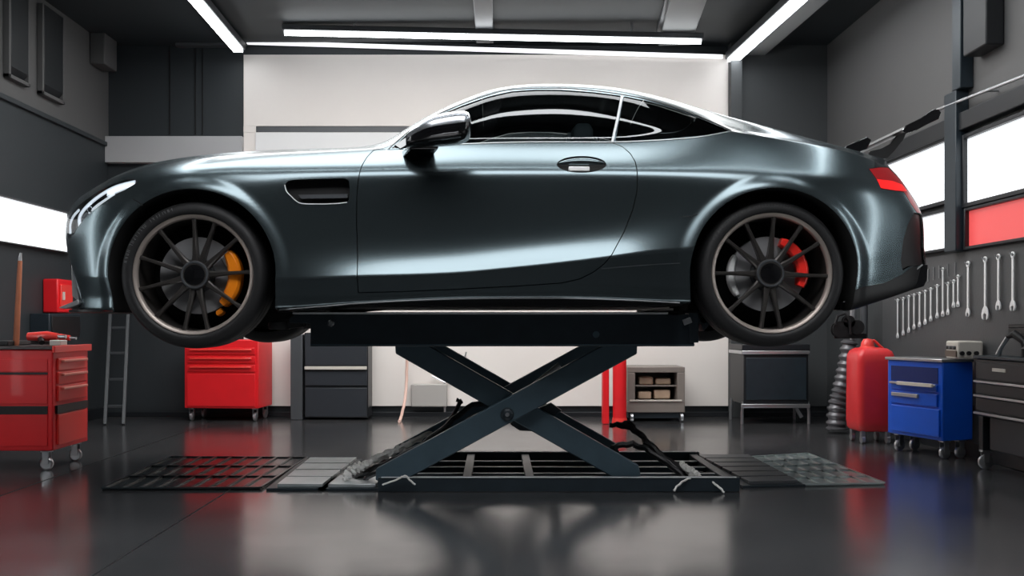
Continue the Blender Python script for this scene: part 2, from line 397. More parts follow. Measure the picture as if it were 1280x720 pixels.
ROWS = [
 # r1 sill bottom
 [(99,388,.70),(135,389,.80),(200,390,.85),(345,387,.87),(450,380,.88),(600,374,.885),(700,374,.885),(850,379,.87),(950,382,.86),(1045,390,.84),(1100,376,.80),(1154,357,.70)],
 # r2 rocker mid
 [(98,372,.72),(135,371,.83),(200,370,.895),(345,368,.905),(450,366,.912),(600,358,.915),(700,353,.915),(850,356,.905),(969,360,.905),(1045,366,.895),(1075,358,.88),(1115,346,.82),(1158,338,.72)],
 # r3 crease
 [(91,343,.735),(110,345,.83),(160,345,.90),(238,345,.93),(345,350,.93),(450,346,.94),(560,342,.942),(640,335,.942),(760,322,.94),(825,314,.935),(900,310,.94),(969,310,.95),(1030,314,.945),(1080,322,.905),(1115,318,.84),(1155,308,.74)],
 # r4 mid low
 [(84,305,.735),(105,300,.825),(150,295,.893),(238,288,.93),(320,293,.92),(400,304,.890),(500,305,.878),(640,297,.874),(780,281,.883),(850,266,.905),(910,262,.93),(969,260,.95),(1030,264,.94),(1080,270,.905),(1115,270,.85),(1154,268,.75)],
 # r4b mid high
 [(83,280,.725),(105,265,.815),(150,252,.88),(238,234,.915),(320,232,.910),(400,231,.893),(500,229,.886),(640,227,.884),(780,225,.890),(850,224,.904),(910,224,.922),(969,225,.932),(1030,228,.917),(1080,233,.88),(1115,238,.82),(1138,240,.74)],
 # r5 shoulder
 [(88,260,.69),(108,244,.765),(150,227,.825),(200,214,.855),(280,209,.868),(400,210,.866),(500,209,.864),(640,208,.862),(780,208,.864),(850,208,.874),(910,208,.885),(969,210,.890),(1030,212,.875),(1080,217,.83),(1110,218,.77),(1124,221,.71)],
 # r6 belt
 [(92,254,.62),(115,236,.69),(150,220,.74),(200,206,.765),(280,196,.765),(400,190,.745),(480,187,.735),(560,180,.728),(640,178,.725),(760,178,.725),(840,174,.732),(910,168,.745),(960,174,.765),(1030,184,.765),(1080,197,.74),(1105,208,.705),(1117,214,.66)],
 # r7 window top / cant rail
 [(96,250,.5),(125,230,.56),(160,215,.59),(200,203,.61),(280,193,.61),(400,187,.61),(470,183.5,.63),(500,170,.63),(527,153,.62),(560,138,.60),(600,122,.58),(640,112.5,.565),(700,110,.56),(770,115,.56),(830,128,.565),(880,144,.585),(915,158,.62),(960,168,.655),(1018,181,.66),(1080,195,.64),(1109,205,.58)],
 # r8 roof shoulder
 [(100,247,.36),(130,227,.42),(160,213,.44),(200,201.5,.46),(280,190.5,.46),(400,184.5,.46),(462,182.5,.47),(477,178.5,.47),(500,164,.47),(540,141,.46),(580,122,.45),(620,109,.44),(660,104,.43),(700,103.5,.42),(760,107,.42),(820,118,.42),(880,134,.43),(951,153,.45),(1018,172,.46),(1058,183,.46),(1104,197,.44)],
]
R3 = []
for r in ROWS:
    a=np.array([( (px-CX)*(YC-w)/F, w, HC+(CY-py)*(YC-w)/F ) for px,py,w in r]); R3.append(a)
# centre line from r8
c8=R3[-1]
def z8(x): return pchip(c8[:,0],c8[:,2],np.clip(x,c8[0,0],c8[-1,0]))
xs9=np.array([c8[0,0]-.02,-2.0,-1.7,-1.3,-.9,-.72,-.5,-.3,-.1,.1,.4,.7,1.0,1.3,1.6,1.9,c8[-1,0]+.02])
z9=[]
for x in xs9:
    sh = .10*math.exp(-((x+.45)/.28)**2)
    z9.append(float(z8(np.array([x+sh]))[0])+ (.03 if x<-.7 else .035 if x<1.3 else .02))
z9[0]-=.02
R3.append(np.stack([xs9,np.zeros_like(xs9),np.array(z9)],1))
# underside row
r0=R3[0].copy(); r0[:,1]=np.minimum(r0[:,1]-.12,.62); r0[:,2]+= .005
R3.insert(0,r0)
cols=[108,130,160,200,238,280,330,380,430,470,500,540,580,620,660,700,740,780,820,860,900,935,969,1000,1030,1060,1085,1102,1115]
colX=np.array([(p-CX)/251.0 for p in cols])
NR=len(R3)
grid=np.zeros((len(cols)+6,NR,3))
for j,a in enumerate(R3):
    grid[3:-3,j,0]=colX
    if a[0,0]>colX[0]-.02: a[0,0]=colX[0]-.06
    if a[-1,0]<colX[-1]+.02: a[-1,0]=colX[-1]+.05
    grid[3:-3,j,1]=pchip(a[:,0],a[:,1],colX); grid[3:-3,j,2]=pchip(a[:,0],a[:,2],colX)
    grid[2,j]=a[0]; grid[-3,j]=a[-1]
    w0=a[0,1]; kn=1. if j<=5 else (.85,.55,.25,.05,-.05)[min(j-6,4)]; grid[1,j]=(a[0,0]-.085*kn,w0*.55,a[0,2]); grid[0,j]=(a[0,0]-.125*kn,0,a[0,2]+.0)
    w1=a[-1,1]; grid[-2,j]=(a[-1,0]+.045,w1*.55,a[-1,2]); grid[-1,j]=(a[-1,0]+.065,0,a[-1,2])
# two straight rows across the side glass, between belt and cant rail (rows 7 and 8)
ins=[]
for t_ in (1/3,2/3):
    q=grid[:,7]*(1-t_)+grid[:,8]*t_; q[3:-3,1]+=.010; ins.append(q)
grid=np.concatenate([grid[:,:8],np.stack(ins,1),grid[:,8:]],1); NR+=2
# parameter along u
ch=np.linalg.norm(np.diff(grid[:,2:7],axis=0),axis=2).mean(1); up=np.concatenate([[0],np.cumsum(ch)])
NU=460
uq=np.linspace(0,up[-1],NU)
gu=pchip(up,grid,uq,blend=.7)      # NU x NR x 3
def smooth_u(g,sig):
    k=int(3*sig)+1; x=np.arange(-k,k+1); w=np.exp(-x**2/(2*sig**2)); w/=w.sum()
    a=g[1:k+1][::-1].copy(); a[...,1]*=-1; b=g[-k-1:-1][::-1].copy(); b[...,1]*=-1
    e=np.concatenate([a,g,b],0); o=np.zeros_like(g)
    for i,wi in enumerate(w): o+=wi*e[i:i+len(g)]
    return o
gu=smooth_u(gu,3.2)
gu[0,:,1]=0; gu[-1,:,1]=0
CR=3                                 # crease row index (r0,r1,r2,r3)
SUBV=12
gt=np.transpose(gu,(1,0,2))
# lower part r0..r3
lowq=np.linspace(0,CR,CR*SUBV+1)
low=pchip(np.arange(CR+1),gt[:CR+1],lowq,blend=.6)
upn=NR-CR
ph=gt[-2:-1].copy(); ph[...,1]*=-1
upg=np.concatenate([gt[CR:],ph],0)
upq=np.linspace(0,upn-1,(upn-1)*SUBV+1)
upper=pchip(np.arange(upn+1),upg,upq,blend=.8)
def smooth_v(g,sig):
    k=int(3*sig)+1; x=np.arange(-k,k+1); w=np.exp(-x**2/(2*sig**2)); w/=w.sum()
    b=g[-k-1:-1][::-1].copy(); b[...,1]*=-1
    a=2*g[0]-g[1:k+1][::-1]
    e=np.concatenate([a,g,b],0); o=np.zeros_like(g)
    for i,wi in enumerate(w): o+=wi*e[i:i+len(g)]
    return o
upper=smooth_v(upper,4.5)
upper[0]=low[-1]; upper[-1,:,1]=0
S=np.concatenate([low,upper[1:]],0)   # NV x NU x 3   (X, w, Z)
# wheel arch lip: pull the skin out a little round the openings
FW=(XatY(239,4.76),ZatY(343,4.76)); RW=(XatY(967,4.76),ZatY(341,4.76)); RA=.424; RAR=.418
for (cx,cz),ra in ((FW,RA),(RW,RAR)):
    dx=S[...,0]-cx; dz=np.maximum(S[...,2]-cz,0); d=np.sqrt(dx**2+dz**2)
    e=np.clip((d-ra)/.07,0,1); bulge=.016*(1-e**2)**2
    S[...,1]+=np.where((S[...,1]>.6)&(d<ra+.07),bulge,0)
NV,NUu=S.shape[:2]
W=S.copy(); W[...,1]=YC-S[...,1]       # world near side
du=np.gradient(W,axis=1); dv=np.gradient(W,axis=0)
dvl=W[CR*SUBV]-W[CR*SUBV-1]; dvu=W[CR*SUBV+1]-W[CR*SUBV]
Nn=np.cross(dv,du); Nn/= (np.linalg.norm(Nn,axis=2,keepdims=True)+1e-12)
if Nn[NV//2,NUu//2,1]>0: Nn=-Nn
base_v=W.reshape(-1,3); base_n=Nn.reshape(-1,3)
base_f=[]
for i in range(NV-1):
    for j in range(NUu-1):
        a=i*NUu+j; base_f.append((a,a+1,a+NUu+1,a+NUu))
BV=BVHTree.FromPolygons([tuple(v) for v in base_v],base_f)
CAM=Vector((0,0,HC))
def hit(px,py,default_Y=None):
    d=Vector(((px-CX)/F,1,(CY-py)/F)).normalized()
    h=BV.ray_cast(CAM,d)
    if h[0] is None:
        # just off the silhouette: nearest skin point to the ray
        Y=default_Y or 4.95
        q=CAM+d*(Y/d.y); h=BV.find_nearest(q)
        return h[0],h[1]
    return h[0],h[1]
def side(x,z):
    h=BV.ray_cast(Vector((x,0,z)),Vector((0,1,0)))
    if h[0] is None: h=BV.find_nearest(Vector((x,4.8,z)))
    n=h[1]; 
    if n.y>0: n=-n
    return h[0],n

# ------------------------------------------------------------------ clipping of the skin
def sdf_poly(poly):
    poly=np.array(poly,float)
    A=poly; B=np.roll(poly,-1,axis=0)
    def f(v):
        p=np.stack([v[:,0],v[:,2]],1)
        d=np.full(len(p),1e9); ins=np.zeros(len(p),bool)
        for a,b in zip(A,B):
            e=b-a; w=p-a; t=np.clip((w@e)/(e@e),0,1); q=w-t[:,None]*e; d=np.minimum(d,(q**2).sum(1))
            c=((a[1]>p[:,1])!=(b[1]>p[:,1])); 
            with np.errstate(divide='ignore',invalid='ignore'):
                xi=(b[0]-a[0])*(p[:,1]-a[1])/(b[1]-a[1])+a[0]
            ins^= c&(p[:,0]<xi)
        d=np.sqrt(d); return np.where(ins,-d,d)
    return f
class Skin:
    def __init__(s,v,n,f): s.v=v; s.n=n; s.f=f
    def clip(s,fun,sign,off=0.):
        """keep where sign*(fun-off)>0"""
        val=sign*(fun(s.v)-off); v=[*map(tuple,s.v)]; n=[*map(tuple,s.n)]; val=list(val); cache={}; out=[]
        nv=np.array(val)
        todo=[]
        for f in s.f:
            k=[val[i]>0 for i in f]
            if all(k): out.append(f)
            elif any(k): todo.append(f)
        for f in todo:
            g=[]
            for a,b in zip(f,f[1:]+f[:1]):
                if val[a]>0: g.append(a)
                if (val[a]>0)!=(val[b]>0):
                    key=(min(a,b),max(a,b))
                    if key not in cache:
                        i,j=key; t=val[i]/(val[i]-val[j]); vi=np.array(v[i]); vj=np.array(v[j])
                        lo,hi=(0.,1.); si=val[i]>0
                        for _ in range(6):
                            p=vi+(vj-vi)*t; r=sign*(fun(p[None])[0]-off)
                            if (r>0)==si: lo=t
                            else: hi=t
                            t=(lo+hi)/2
                        p=vi+(vj-vi)*t; nn=np.array(n[i])*(1-t)+np.array(n[j])*t; nn/=np.linalg.norm(nn)
                        cache[key]=len(v); v.append(tuple(p)); n.append(tuple(nn)); val.append(0)
                    g.append(cache[key])
            g2=[x for k_,x in enumerate(g) if x!=g[k_-1]]
            if len(g2)>=3: out.append(tuple(g2))
        return Skin(np.array(v),np.array(n),out)
    def compact(s):
        used=sorted({i for f in s.f for i in f}); m={o:k for k,o in enumerate(used)}
        return Skin(s.v[used],s.n[used],[tuple(m[i] for i in f) for f in s.f])
    def offset(s,d): return Skin(s.v+s.n*d,s.n,s.f)
    def mirror(s):
        v=s.v.copy(); v[:,1]=2*YC-v[:,1]; n=s.n.copy(); n[:,1]*=-1
        return Skin(v,n,[tuple(reversed(f)) for f in s.f])
    def join(s,o):
        k=len(s.v); return Skin(np.concatenate([s.v,o.v]),np.concatenate([s.n,o.n]),s.f+[tuple(i+k for i in f) for f in o.f])
    def build(s,name,m,parent,thick=0):
        c=s.compact()
        if not c.f: return None
        me=bpy.data.meshes.new(name); me.from_pydata([tuple(x) for x in c.v],[],c.f); me.update()
        # orientation
        f0=me.polygons[len(me.polygons)//2]; 
        nn=sum((Vector(c.n[i]) for i in f0.vertices),Vector())
        if f0.normal.dot(nn)<0: me.flip_normals()
        me.shade_smooth()
        me.transform(root_inv(parent))
        me.normals_split_custom_set_from_vertices([tuple(x) for x in c.n])
        me.materials.append(m)
        o=bpy.data.objects.new(name,me); C.objects.link(o); o.parent=parent
        if thick:
            sm=o.modifiers.new('solid','SOLIDIFY'); sm.thickness=thick; sm.offset=-1
        return o
skin=Skin(base_v,base_n,base_f)
def pxpoly(pts, Y=None):
    o=[]
    for px,py in pts:
        p,_=hit(px,py,Y); o.append((p.x,p.z))
    return o
def dense(pts,n=6,closed=True):
    """smooth closed curve through points (Catmull-Rom)"""
    p=np.array(pts,float); m=len(p); o=[]
    rng=range(m) if closed else range(m-1)
    for i in rng:
        p0=p[(i-1)%m] if closed or i>0 else p[0]; p1=p[i]; p2=p[(i+1)%m]; p3=p[(i+2)%m] if closed or i<m-2 else p[-1]
        for k in range(n):
            t=k/n; o.append(tuple(.5*((2*p1)+(-p0+p2)*t+(2*p0-5*p1+4*p2-p3)*t*t+(-p0+3*p1-3*p2+p3)*t**3)))
    if not closed: o.append(tuple(p[-1]))
    return o

car=thing('sports_coupe','satin dark teal sports coupe with rear wing raised on the scissor lift','car',(0.,YC,.79))

def arch(cx,cz,ra):
    def f(v):
        dx=v[:,0]-cx; dz=v[:,2]-cz
        up_=np.sqrt(dx**2+dz**2)-ra; dn=np.abs(dx)-ra*(1-.03*np.clip(-dz/.2,0,1))
        return np.where(dz>0,up_,dn)
    return f
# wheel openings
body=skin.clip(arch(*FW,RA),1).clip(arch(*RW,RAR),1)
# windows
win1=pxpoly([(489,185.5),(508,169),(527,154.5),(545,145.5),(575,133),(611,120.5),(640,114),(670,112),(700,112.2),(740,115),(776,119.5),(771,150),(765,176.5),(730,176.5),(690,176.5),(640,177),(600,178),(560,180),(530,183),(505,185.5)])
win2=pxpoly([(779.5,120),(810,126.5),(850,138.5),(885,152),(905,160),(912,163.5),(905,166),(885,168.8),(860,171),(830,173.5),(800,175.5),(769,176.5),(774,150)])
for nm,wp in (('side_window',win1),('quarter_window',win2)):
    g=body.clip(sdf_poly(wp),-1,-.002); 
    gl=g.offset(-.005); o=gl.build(nm,GLASS,car); o2=gl.mirror().build(nm,GLASS,car)
    body=body.clip(sdf_poly(wp),1,0)
# windscreen and rear window: on the upper skin, inboard of the pillars
def ws(v):
    w=YC-v[:,1]; x=v[:,0]; z=v[:,2]
    return np.maximum.reduce([w-.50, (-.86-x), (x-(-.08)), (1.735-z)])
def rs(v):
    w=YC-v[:,1]; x=v[:,0]
    return np.maximum.reduce([w-.40+0.1*np.clip(x-1.,0,1), (.85-x), (x-1.62)])
for nm,fn in (('windscreen',ws),('rear_window',rs)):
    g=body.clip(fn,-1,-.002).offset(-.004); g.join(g.mirror()).build(nm,GLASS,car)
    body=body.clip(fn,1,0)
# fender vent
vent=pxpoly([(356,231),(360,226),(370,224.5),(400,223.5),(430,222.5),(436,225),(437.5,238),(436,251),(432,253.5),(400,254.5),(378,254.5),(370,251),(358,239)])
body=body.clip(sdf_poly(vent),1,0)
BRIGHT=mat('bright_cast_alloy',(.92,.92,.92),.4,.1)
# head lamp, tail lamp
head=pxpoly([(173,227),(168,224),(158,224.5),(141,230),(120,241.5),(104,252.5),(92,263),(84.5,276),(83.5,292),(86,300),(92,293),(99,281),(108,270),(121,259),(141,245),(158,236)],4.98)
hl=body.clip(sdf_poly(head),-1,-.0015); body=body.clip(sdf_poly(head),1,.001)
hlr=hl.offset(-.03)
for s_ in (hl,hl.mirror()): s_.build('headlight',LENS,car)
for s_ in (hlr,hlr.mirror()): s_.build('headlight_housing',GLOSSB,car)
tail=pxpoly([(1086,211),(1100,209),(1110,209.5),(1119,214),(1128,226),(1137,241),(1146,256),(1152,267),(1146,266),(1138,254),(1130,240),(1114,238),(1101,236),(1096,225)],4.95)
tl=body.clip(sdf_poly(tail),-1,-.0015)
body=body.clip(sdf_poly(tail),1,.001)
tailb=pxpoly([(1096,224),(1115,226),(1128,231),(1134,239),(1120,238),(1101,235)],4.95)
t2=tl.clip(sdf_poly(tailb),-1,0); tl=tl.clip(sdf_poly(tailb),1,0)
for a_,b_ in ((tl,t2),(tl.mirror(),t2.mirror())):
    o=a_.build('tail_light',TAILR,car)
    if o is not None:
        b2=b_.build('light_bar',TAILB,o)
# rear black corner vent and diffuser
rv=pxpoly([(1143,266),(1160,266),(1160,332),(1137,333),(1128,338),(1126,325),(1129,300),(1135,280)],4.95)
rvs=body.clip(sdf_poly(rv),-1,-.001); body=body.clip(sdf_poly(rv),1,0)
rvo=rvs.offset(-.012)
for s_ in (rvo,rvo.mirror()): s_.build('rear_corner_vent',BLACK,car)
pd=pxpoly([(1050,372),(1076,359),(1105,354),(1128,343),(1140,333)],4.95); pd=[(pd[0][0]-.3,pd[0][1]-.03)]+pd+[(3.,pd[-1][1]),(3.,.6),(pd[0][0]-.3,.6)]
df=body.clip(sdf_poly(pd),-1,0); body=body.clip(sdf_poly(pd),1,0)
df.join(df.mirror()).build('diffuser',BLACK,car)
# doors
door=pxpoly([(489,187),(468,187),(459,196),(452,208),(448,224),(446,245),(445.5,280),(447,320),(448,366),(500,364.5),(560,362),(640,358),(700,354),(724,349),(742,340),(755,330),(765,318),(780,290),(791,262),(796,240),(796.5,215),(794,202),(788,192),(779,184),(766,178.5),(700,178),(640,178.5),(600,179.5),(560,181.5),(520,186)])
dr=body.clip(sdf_poly(door),-1,-.0022); body=body.clip(sdf_poly(door),1,.0022)
# door handle bowl
bowl=[(727+31*math.cos(t),205.5+10.5*math.sin(t)) for t in np.linspace(0,2*PI,28,endpoint=False)]
bowlp=pxpoly(bowl)
drh=dr.clip(sdf_poly(bowlp),1,0)
doors=[drh.build('door',PAINT,car),drh.mirror().build('door',PAINT,car)]
# front bumper separated by shut line, front grille
def grl(v):
    w=YC-v[:,1]; return np.maximum.reduce([w-.52, (v[:,0]+2.20), 1.05-v[:,2], v[:,2]-1.42])
gr=body.clip(grl,-1,0).offset(-.02); body=body.clip(grl,1,0)
go=gr.join(gr.mirror()).build('grille',GLOSSB,car)
body.join(body.mirror()).build('body_shell',PAINT,car)
# black backing behind shut lines (inner shell of the door aperture)
inner=skin.clip(sdf_poly(door),-1,.03).offset(-.02)
def inn(v): return v[:,2]-1.80
inner=inner.clip(inn,-1,0)
inner.build('door_aperture',DARKHOLE,car); inner.mirror().build('door_aperture',DARKHOLE,car)

def on_skin(px,py,off=.002):
    p,n=hit(px,py)
    if n.y>0: n=-n
    return p+n*off
def mirY(p): return Vector((p[0],2*YC-p[1],p[2]))
def both(make,name,m,parent=car,**k):
    """make(fn) returns an MB whose vertices are passed through fn; builds the near and the far copy"""
    a=make(); o=a.build(name,m,parent,**k)
    b=MB(); b.v=[tuple(mirY(v)) for v in a.v]; b.f=[tuple(reversed(f)) for f in a.f]
    o2=b.build(name,m,parent,**k)
    return o,o2
def strip(pts,wid,off=.002,thick=.004):
    """a thin raised strip following screen points on the skin"""
    mb=MB(); P3=[]; N3=[]
    for px,py in pts:
        p,n=hit(px,py)
        if n.y>0: n=-n
        P3.append(p); N3.append(n)
    ring=[]
    for i,(p,n) in enumerate(zip(P3,N3)):
        d=(P3[min(i+1,len(P3)-1)]-P3[max(i-1,0)]).normalized(); s=d.cross(n).normalized()*wid/2
        ring.append([p-s-n*.004,p+s-n*.004,p+s+n*off,p-s+n*off])
    return mb.loft(ring)
# vent insides
def recess(poly,depth,lip=0.):
    mb=MB(); A=[];B=[]
    for x,z in poly:
        p,n=side(x,z); A.append(p+n*lip); B.append(p+Vector((0,depth,0)))
    n_=len(A); mb.add(A+B,[(i,(i+1)%n_,n_+(i+1)%n_,n_+i) for i in range(n_)]); mb.add(B,[tuple(range(n_))]); return mb
both(lambda:recess(vent,.05),'side_vent',BLACK,fix=False)
def ventslat():
    mb=MB()
    for py0,py1 in ((243,248),):
        a=[hit(372,py0)[0],hit(434,py0-1)[0],hit(434,py1-1)[0],hit(376,py1)[0]]
        for q in a: q.y+=.012
        b=[q+Vector((0,.03,0)) for q in a]
        mb.add(a+b,[(0,1,2,3),(7,6,5,4),(0,4,5,1),(1,5,6,2),(2,6,7,3),(3,7,4,0)])
    return mb
both(ventslat,'vent_slat',MGREY)
both(lambda:strip(dense([(356,231),(358,239),(364,245.5),(370,251),(378,254.5),(400,255),(420,254.5),(434,253)],3,False),.0045,.004),'vent_trim',BRIGHT)
# door handle
def bowlmb(): return recess(bowlp,.028)
hb_=bowlmb().build('handle_recess',GLOSSB,doors[0],fix=False)
def handle():
    mb=MB(); rings=[]
    for k,px in enumerate(np.linspace(698,756,16)):
        t=k/15; h=.5+4.2*math.sin(PI*t)**.6; cy=204.2-1.5*math.sin(PI*t)
        c,n=hit(px,cy); s=251.
        hh=h/s; out=.004+.022*math.sin(PI*t)**.6
        ring=[]
        for a in np.linspace(0,2*PI,10,endpoint=False):
            ring.append(Vector((c.x,c.y-out/2-.5*out*math.cos(a)*1.2,c.z+hh*math.sin(a))))
        rings.append(ring)
    return mb.loft(rings)
both(handle,'door_handle',PAINT)
def hb2():
    c1,_=hit(711,211); c2,_=hit(737,211); 
    return MB().box(c1.x,c2.x,c1.y-.002,c1.y+.02,c1.z-.012,c1.z+.012)
both(hb2,'handle_plate',BRIGHT,bevel=.004)
# B-pillar trim and belt strip
both(lambda:strip([(777.5,119.5),(775,133),(771.5,150),(768,165),(765.5,177)],.012,.003),'pillar_trim',SILVERP)
both(lambda:strip(dense([(505,187),(540,183.5),(580,180),(640,178),(700,177.5),(765,177.7),(820,175.5),(870,171.8),(911,164.5)],3,False),.005,.002),'belt_strip',SILVERP)
both(lambda:strip(dense([(486,186),(506,168),(527,152),(545,143.5),(575,131),(611,118.5),(640,112),(700,110.2),(740,113),(777,118),(810,124.5),(850,136.5),(885,150),(914,163)],3,False),.006,.002),'window_seal',BLACK)
# rocker lines
both(lambda:strip(dense([(349,386.5),(400,382.5),(450,378.5),(520,374.8),(600,372.5),(700,372.2),(780,374.5),(850,378)],4,False),.006,.006),'sill_trim',mat('dull_sill_edge',(.16,.17,.175),.45,.5))
def skirt():
    mb=MB(); rings=[]
    for px,py in dense([(347,388),(400,384.5),(450,381),(520,377.5),(600,375),(700,375),(780,377),(852,380)],3,False):
        p,n=hit(px,py); 
        rings.append([Vector((p.x,p.y-.012,p.z)),Vector((p.x,p.y-.012,p.z-.005)),Vector((p.x,p.y+.20,p.z-.008)),Vector((p.x,p.y+.25,p.z+.02)),Vector((p.x,p.y+.02,p.z+.01))])
    return mb.loft(rings)
both(skirt,'side_skirt',BLACK)
# quarter seams
both(lambda:strip([(852,271),(862,270.5),(872,268)],.003,.0008),'panel_seam',BLACK)
both(lambda:strip(dense([(166,249),(172,252),(178,257)],3,False),.004,.0008),'bumper_seam',BLACK)
both(lambda:strip(dense([(752,336),(780,333.5),(820,330.5),(850,329)],3,False),.003,.001),'panel_seam',MGREY)
# head lamp insides
def drl():
    pts=dense([(98,284),(98,272),(104,261),(114,251),(126,242),(141,234.5),(155,230),(168,227)],4,False)
    mb=strip(pts,.022,.003); return mb
def inside(mb,d):     # push a strip behind the lens
    mb.v=[(v[0],v[1]+d,v[2]) for v in mb.v]; return mb
both(lambda:inside(strip(dense([(99,283),(98.5,272),(104,262),(114,252),(126,243),(141,234.5),(155,230),(168,227)],4,False),.018,.003),.008),'running_light',HEADW)
both(lambda:inside(strip(dense([(87,292),(87,280),(91,270),(98,262)],4,False),.012,.003),.008),'running_light',HEADW)
both(lambda:inside(strip(dense([(133,242),(146,237),(158,232),(167,229)],4,False),.03,.003),.012),'running_light',HEADW)
both(lambda:inside(strip(dense([(110,266),(120,257),(130,250),(142,242)],4,False),.010,.003),.010),'running_light',HEADW)
def proj():
    p,n=hit(112,262); mb=MB(); mb.lathe([(0,-.006),(.012,-.004),(.017,.003),(.02,.02)],p+Vector((0,.006,0)),'Y',20); return mb
both(proj,'projector_lens',CHROME)
# front corner: splitter, intake fin
def noseline(z,front,n=24,wmax=.80):
    o=[]
    row=[]
    for k in range(n+1):
        w=wmax*k/n
        h=BV.ray_cast(Vector((-4,YC-w,z)),Vector((1,0,0)))
        row.append((h[0].x if h[0] else None,w))
    return row
spl=MB()
A=[];nl=noseline(.985,0,20,.78)
for x,w in nl:
    if x is None or x>-1.9: x=-2.0
    A.append((x-.075+.06*(w/.78)**4,w))
tipx,tipw=(XatY(74,4.98),.70)
ringT=[];ringB=[]
full=[(x,-w) for x,w in reversed(A[1:])]+A
outer=[(x,YC-w) for x,w in full]; innerl=[(-1.95,y) for x,y in outer]
n_=len(outer)
for z0 in (.962,.972):
    pass
vs=[(x,y,.962) for x,y in outer]+[(x,y,.974) for x,y in outer]+[(x,y,.974) for x,y in innerl]+[(x,y,.962) for x,y in innerl]
fs=[]
for i in range(n_-1):
    for a_,b_ in ((0,1),(1,2),(2,3),(3,0)):
        fs.append((a_*n_+i,a_*n_+i+1,b_*n_+i+1,b_*n_+i))
fs+= [(0,n_,2*n_,3*n_),(n_-1,4*n_-1,3*n_-1,2*n_-1)]
spl.add(vs,fs); spl.build('front_splitter',BLACK,car)
def fin():
    a=[P(73,384.5,4.93),P(97,374.5,4.93),P(99,378,4.93),P(98,380.5,4.93),P(80,386,4.93)]
    b=[q+Vector((0.02,.10,0)) for q in a]; n=5
    return MB().add(a+b,[tuple(range(n)),tuple(reversed(range(n,2*n)))]+[(i,i+n,(i+1)%n+n,(i+1)%n) for i in range(n)])
both(fin,'splitter_winglet',SILVERP,bevel=.002)
def fin2():
    a=[P(89,330,4.95),P(92,332,4.95),P(98.5,372,4.95),P(97,376,4.95),P(90,370,4.95)]
    b=[q+Vector((0.01,.05,0)) for q in a]; n=5
    return MB().add(a+b,[tuple(range(n)),tuple(reversed(range(n,2*n)))]+[(i,i+n,(i+1)%n+n,(i+1)%n) for i in range(n)])
both(fin2,'intake_fin',SILVERP,bevel=.002)
# rear winglet by the diffuser
def rw():
    a=[P(1135,353,4.93),P(1142,338,4.93),P(1153,330,4.93),P(1160,331,4.93),P(1159,350,4.93),P(1155,358,4.93),P(1100,374,4.93),P(1050,388,4.93),P(1050,378,4.93),P(1105,364,4.93)]
    b=[q+Vector((0,.12,0)) for q in a]; n=len(a)
    return MB().add(a+b,[tuple(range(n)),tuple(reversed(range(n,2*n)))]+[(i,i+n,(i+1)%n+n,(i+1)%n) for i in range(n)])
both(rw,'diffuser_winglet',GLOSSB,bevel=.003)
both(lambda:MB().bar(P(1137,353,4.92),P(1144,338,4.92),.006,.006).bar(P(1144,338,4.92),P(1153,331,4.92),.006,.006),'winglet_edge',SILVERP)

# under floor, wheel wells
fl=MB(); fl.box(-2.0,FW[0]-.44,YC-.62,YC+.62,.985,1.02).box(FW[0]+.44,RW[0]-.44,YC-.86,YC+.86,.992,1.03).box(RW[0]+.44,1.95,YC-.6,YC+.6,1.0,1.04)
fl.box(FW[0]-.44,FW[0]+.44,YC-.5,YC+.5,.985,1.03).box(RW[0]-.44,RW[0]+.44,YC-.5,YC+.5,.985,1.03)
fl.build('underfloor',BLACK,car)
def well(c,ra):
    def mk():
        mb=MB(); A=[];B=[]
        ths=list(np.linspace(-.45,PI+.45,48))
        for t in ths:
            x=c[0]+ra*math.cos(t); z=c[1]+ra*math.sin(t)
            if t<0 or t>PI: x=c[0]+math.copysign(ra*.985,math.cos(t))
            p,n=side(x,z)
            A.append(Vector((x,p.y+.004,z))); B.append(Vector((x,YC-.48,z)))
        mb.ribbon(A,B); mb.add(B,[tuple(range(len(B)))])
        return mb
    return mk
for c,ra in ((FW,RA+.004),(RW,RAR+.004)): both(well(c,ra),'wheel_arch_liner',DARKHOLE,fix=False)
# ------------------------------------------------------------------ interior
fi=MB().box(-.75,1.1,YC-.66,YC+.66,1.12,1.15); fi.build('cabin_floor',BLACK,car)
ds=MB(); ds.prism([(-.85,1.75),(-.55,1.80),(-.42,1.76),(-.42,1.55),(-.6,1.5),(-.85,1.5)],YC-.62,YC+.62,'Y'); ds.build('dashboard',SEAT,car,bevel=.02)
for sgn in (-1,1):
    yc=YC+sgn*.34
    s=MB(); s.box(-.05,.45,yc-.24,yc+.24,1.20,1.34)
    so=s.build('seat',SEAT,car,bevel=.05,seg=3)
    bk=MB(); bk.loft([[Vector((.42+.25*t+dx,yc+dy*(.25-.04*t),1.30+.52*t+dz)) for dx,dy,dz in ((-.07,-1,0),(-.09,0,0),(-.07,1,0),(.06,1,0),(.08,0,0),(.06,-1,0))] for t in (0,.3,.6,.85,1.)])
    bk.build('backrest',SEAT,so,bevel=.02)
    h=P(728,170,5.30); hx=XatY(728,5.3)
    hr=MB(); hr.loft([[Vector((hx+dx*k,yc+dy*.13*k,1.83+.17*t)) for dx,dy in ((-.05,-1),(-.065,0),(-.05,1),(.05,1),(.06,0),(.05,-1))] for t,k in ((0,.75),(.2,1),(.75,1),(1,.7))])
    hr.build('headrest',SEATG,so,bevel=.015)
    MB().bar((hx-.09,yc,1.80),(hx-.07,yc,1.96),.05,.02,(1,0,0)).build('seat_belt_guide',BRIGHT,so,bevel=.004)
st=MB(); pc=Vector((-.22,YC-.34,1.68)); ring=[]
for k in range(33):
    t=2*PI*k/32; ring.append(pc+Vector((-.06*math.sin(t),.17*math.cos(t),.16*math.sin(t))))
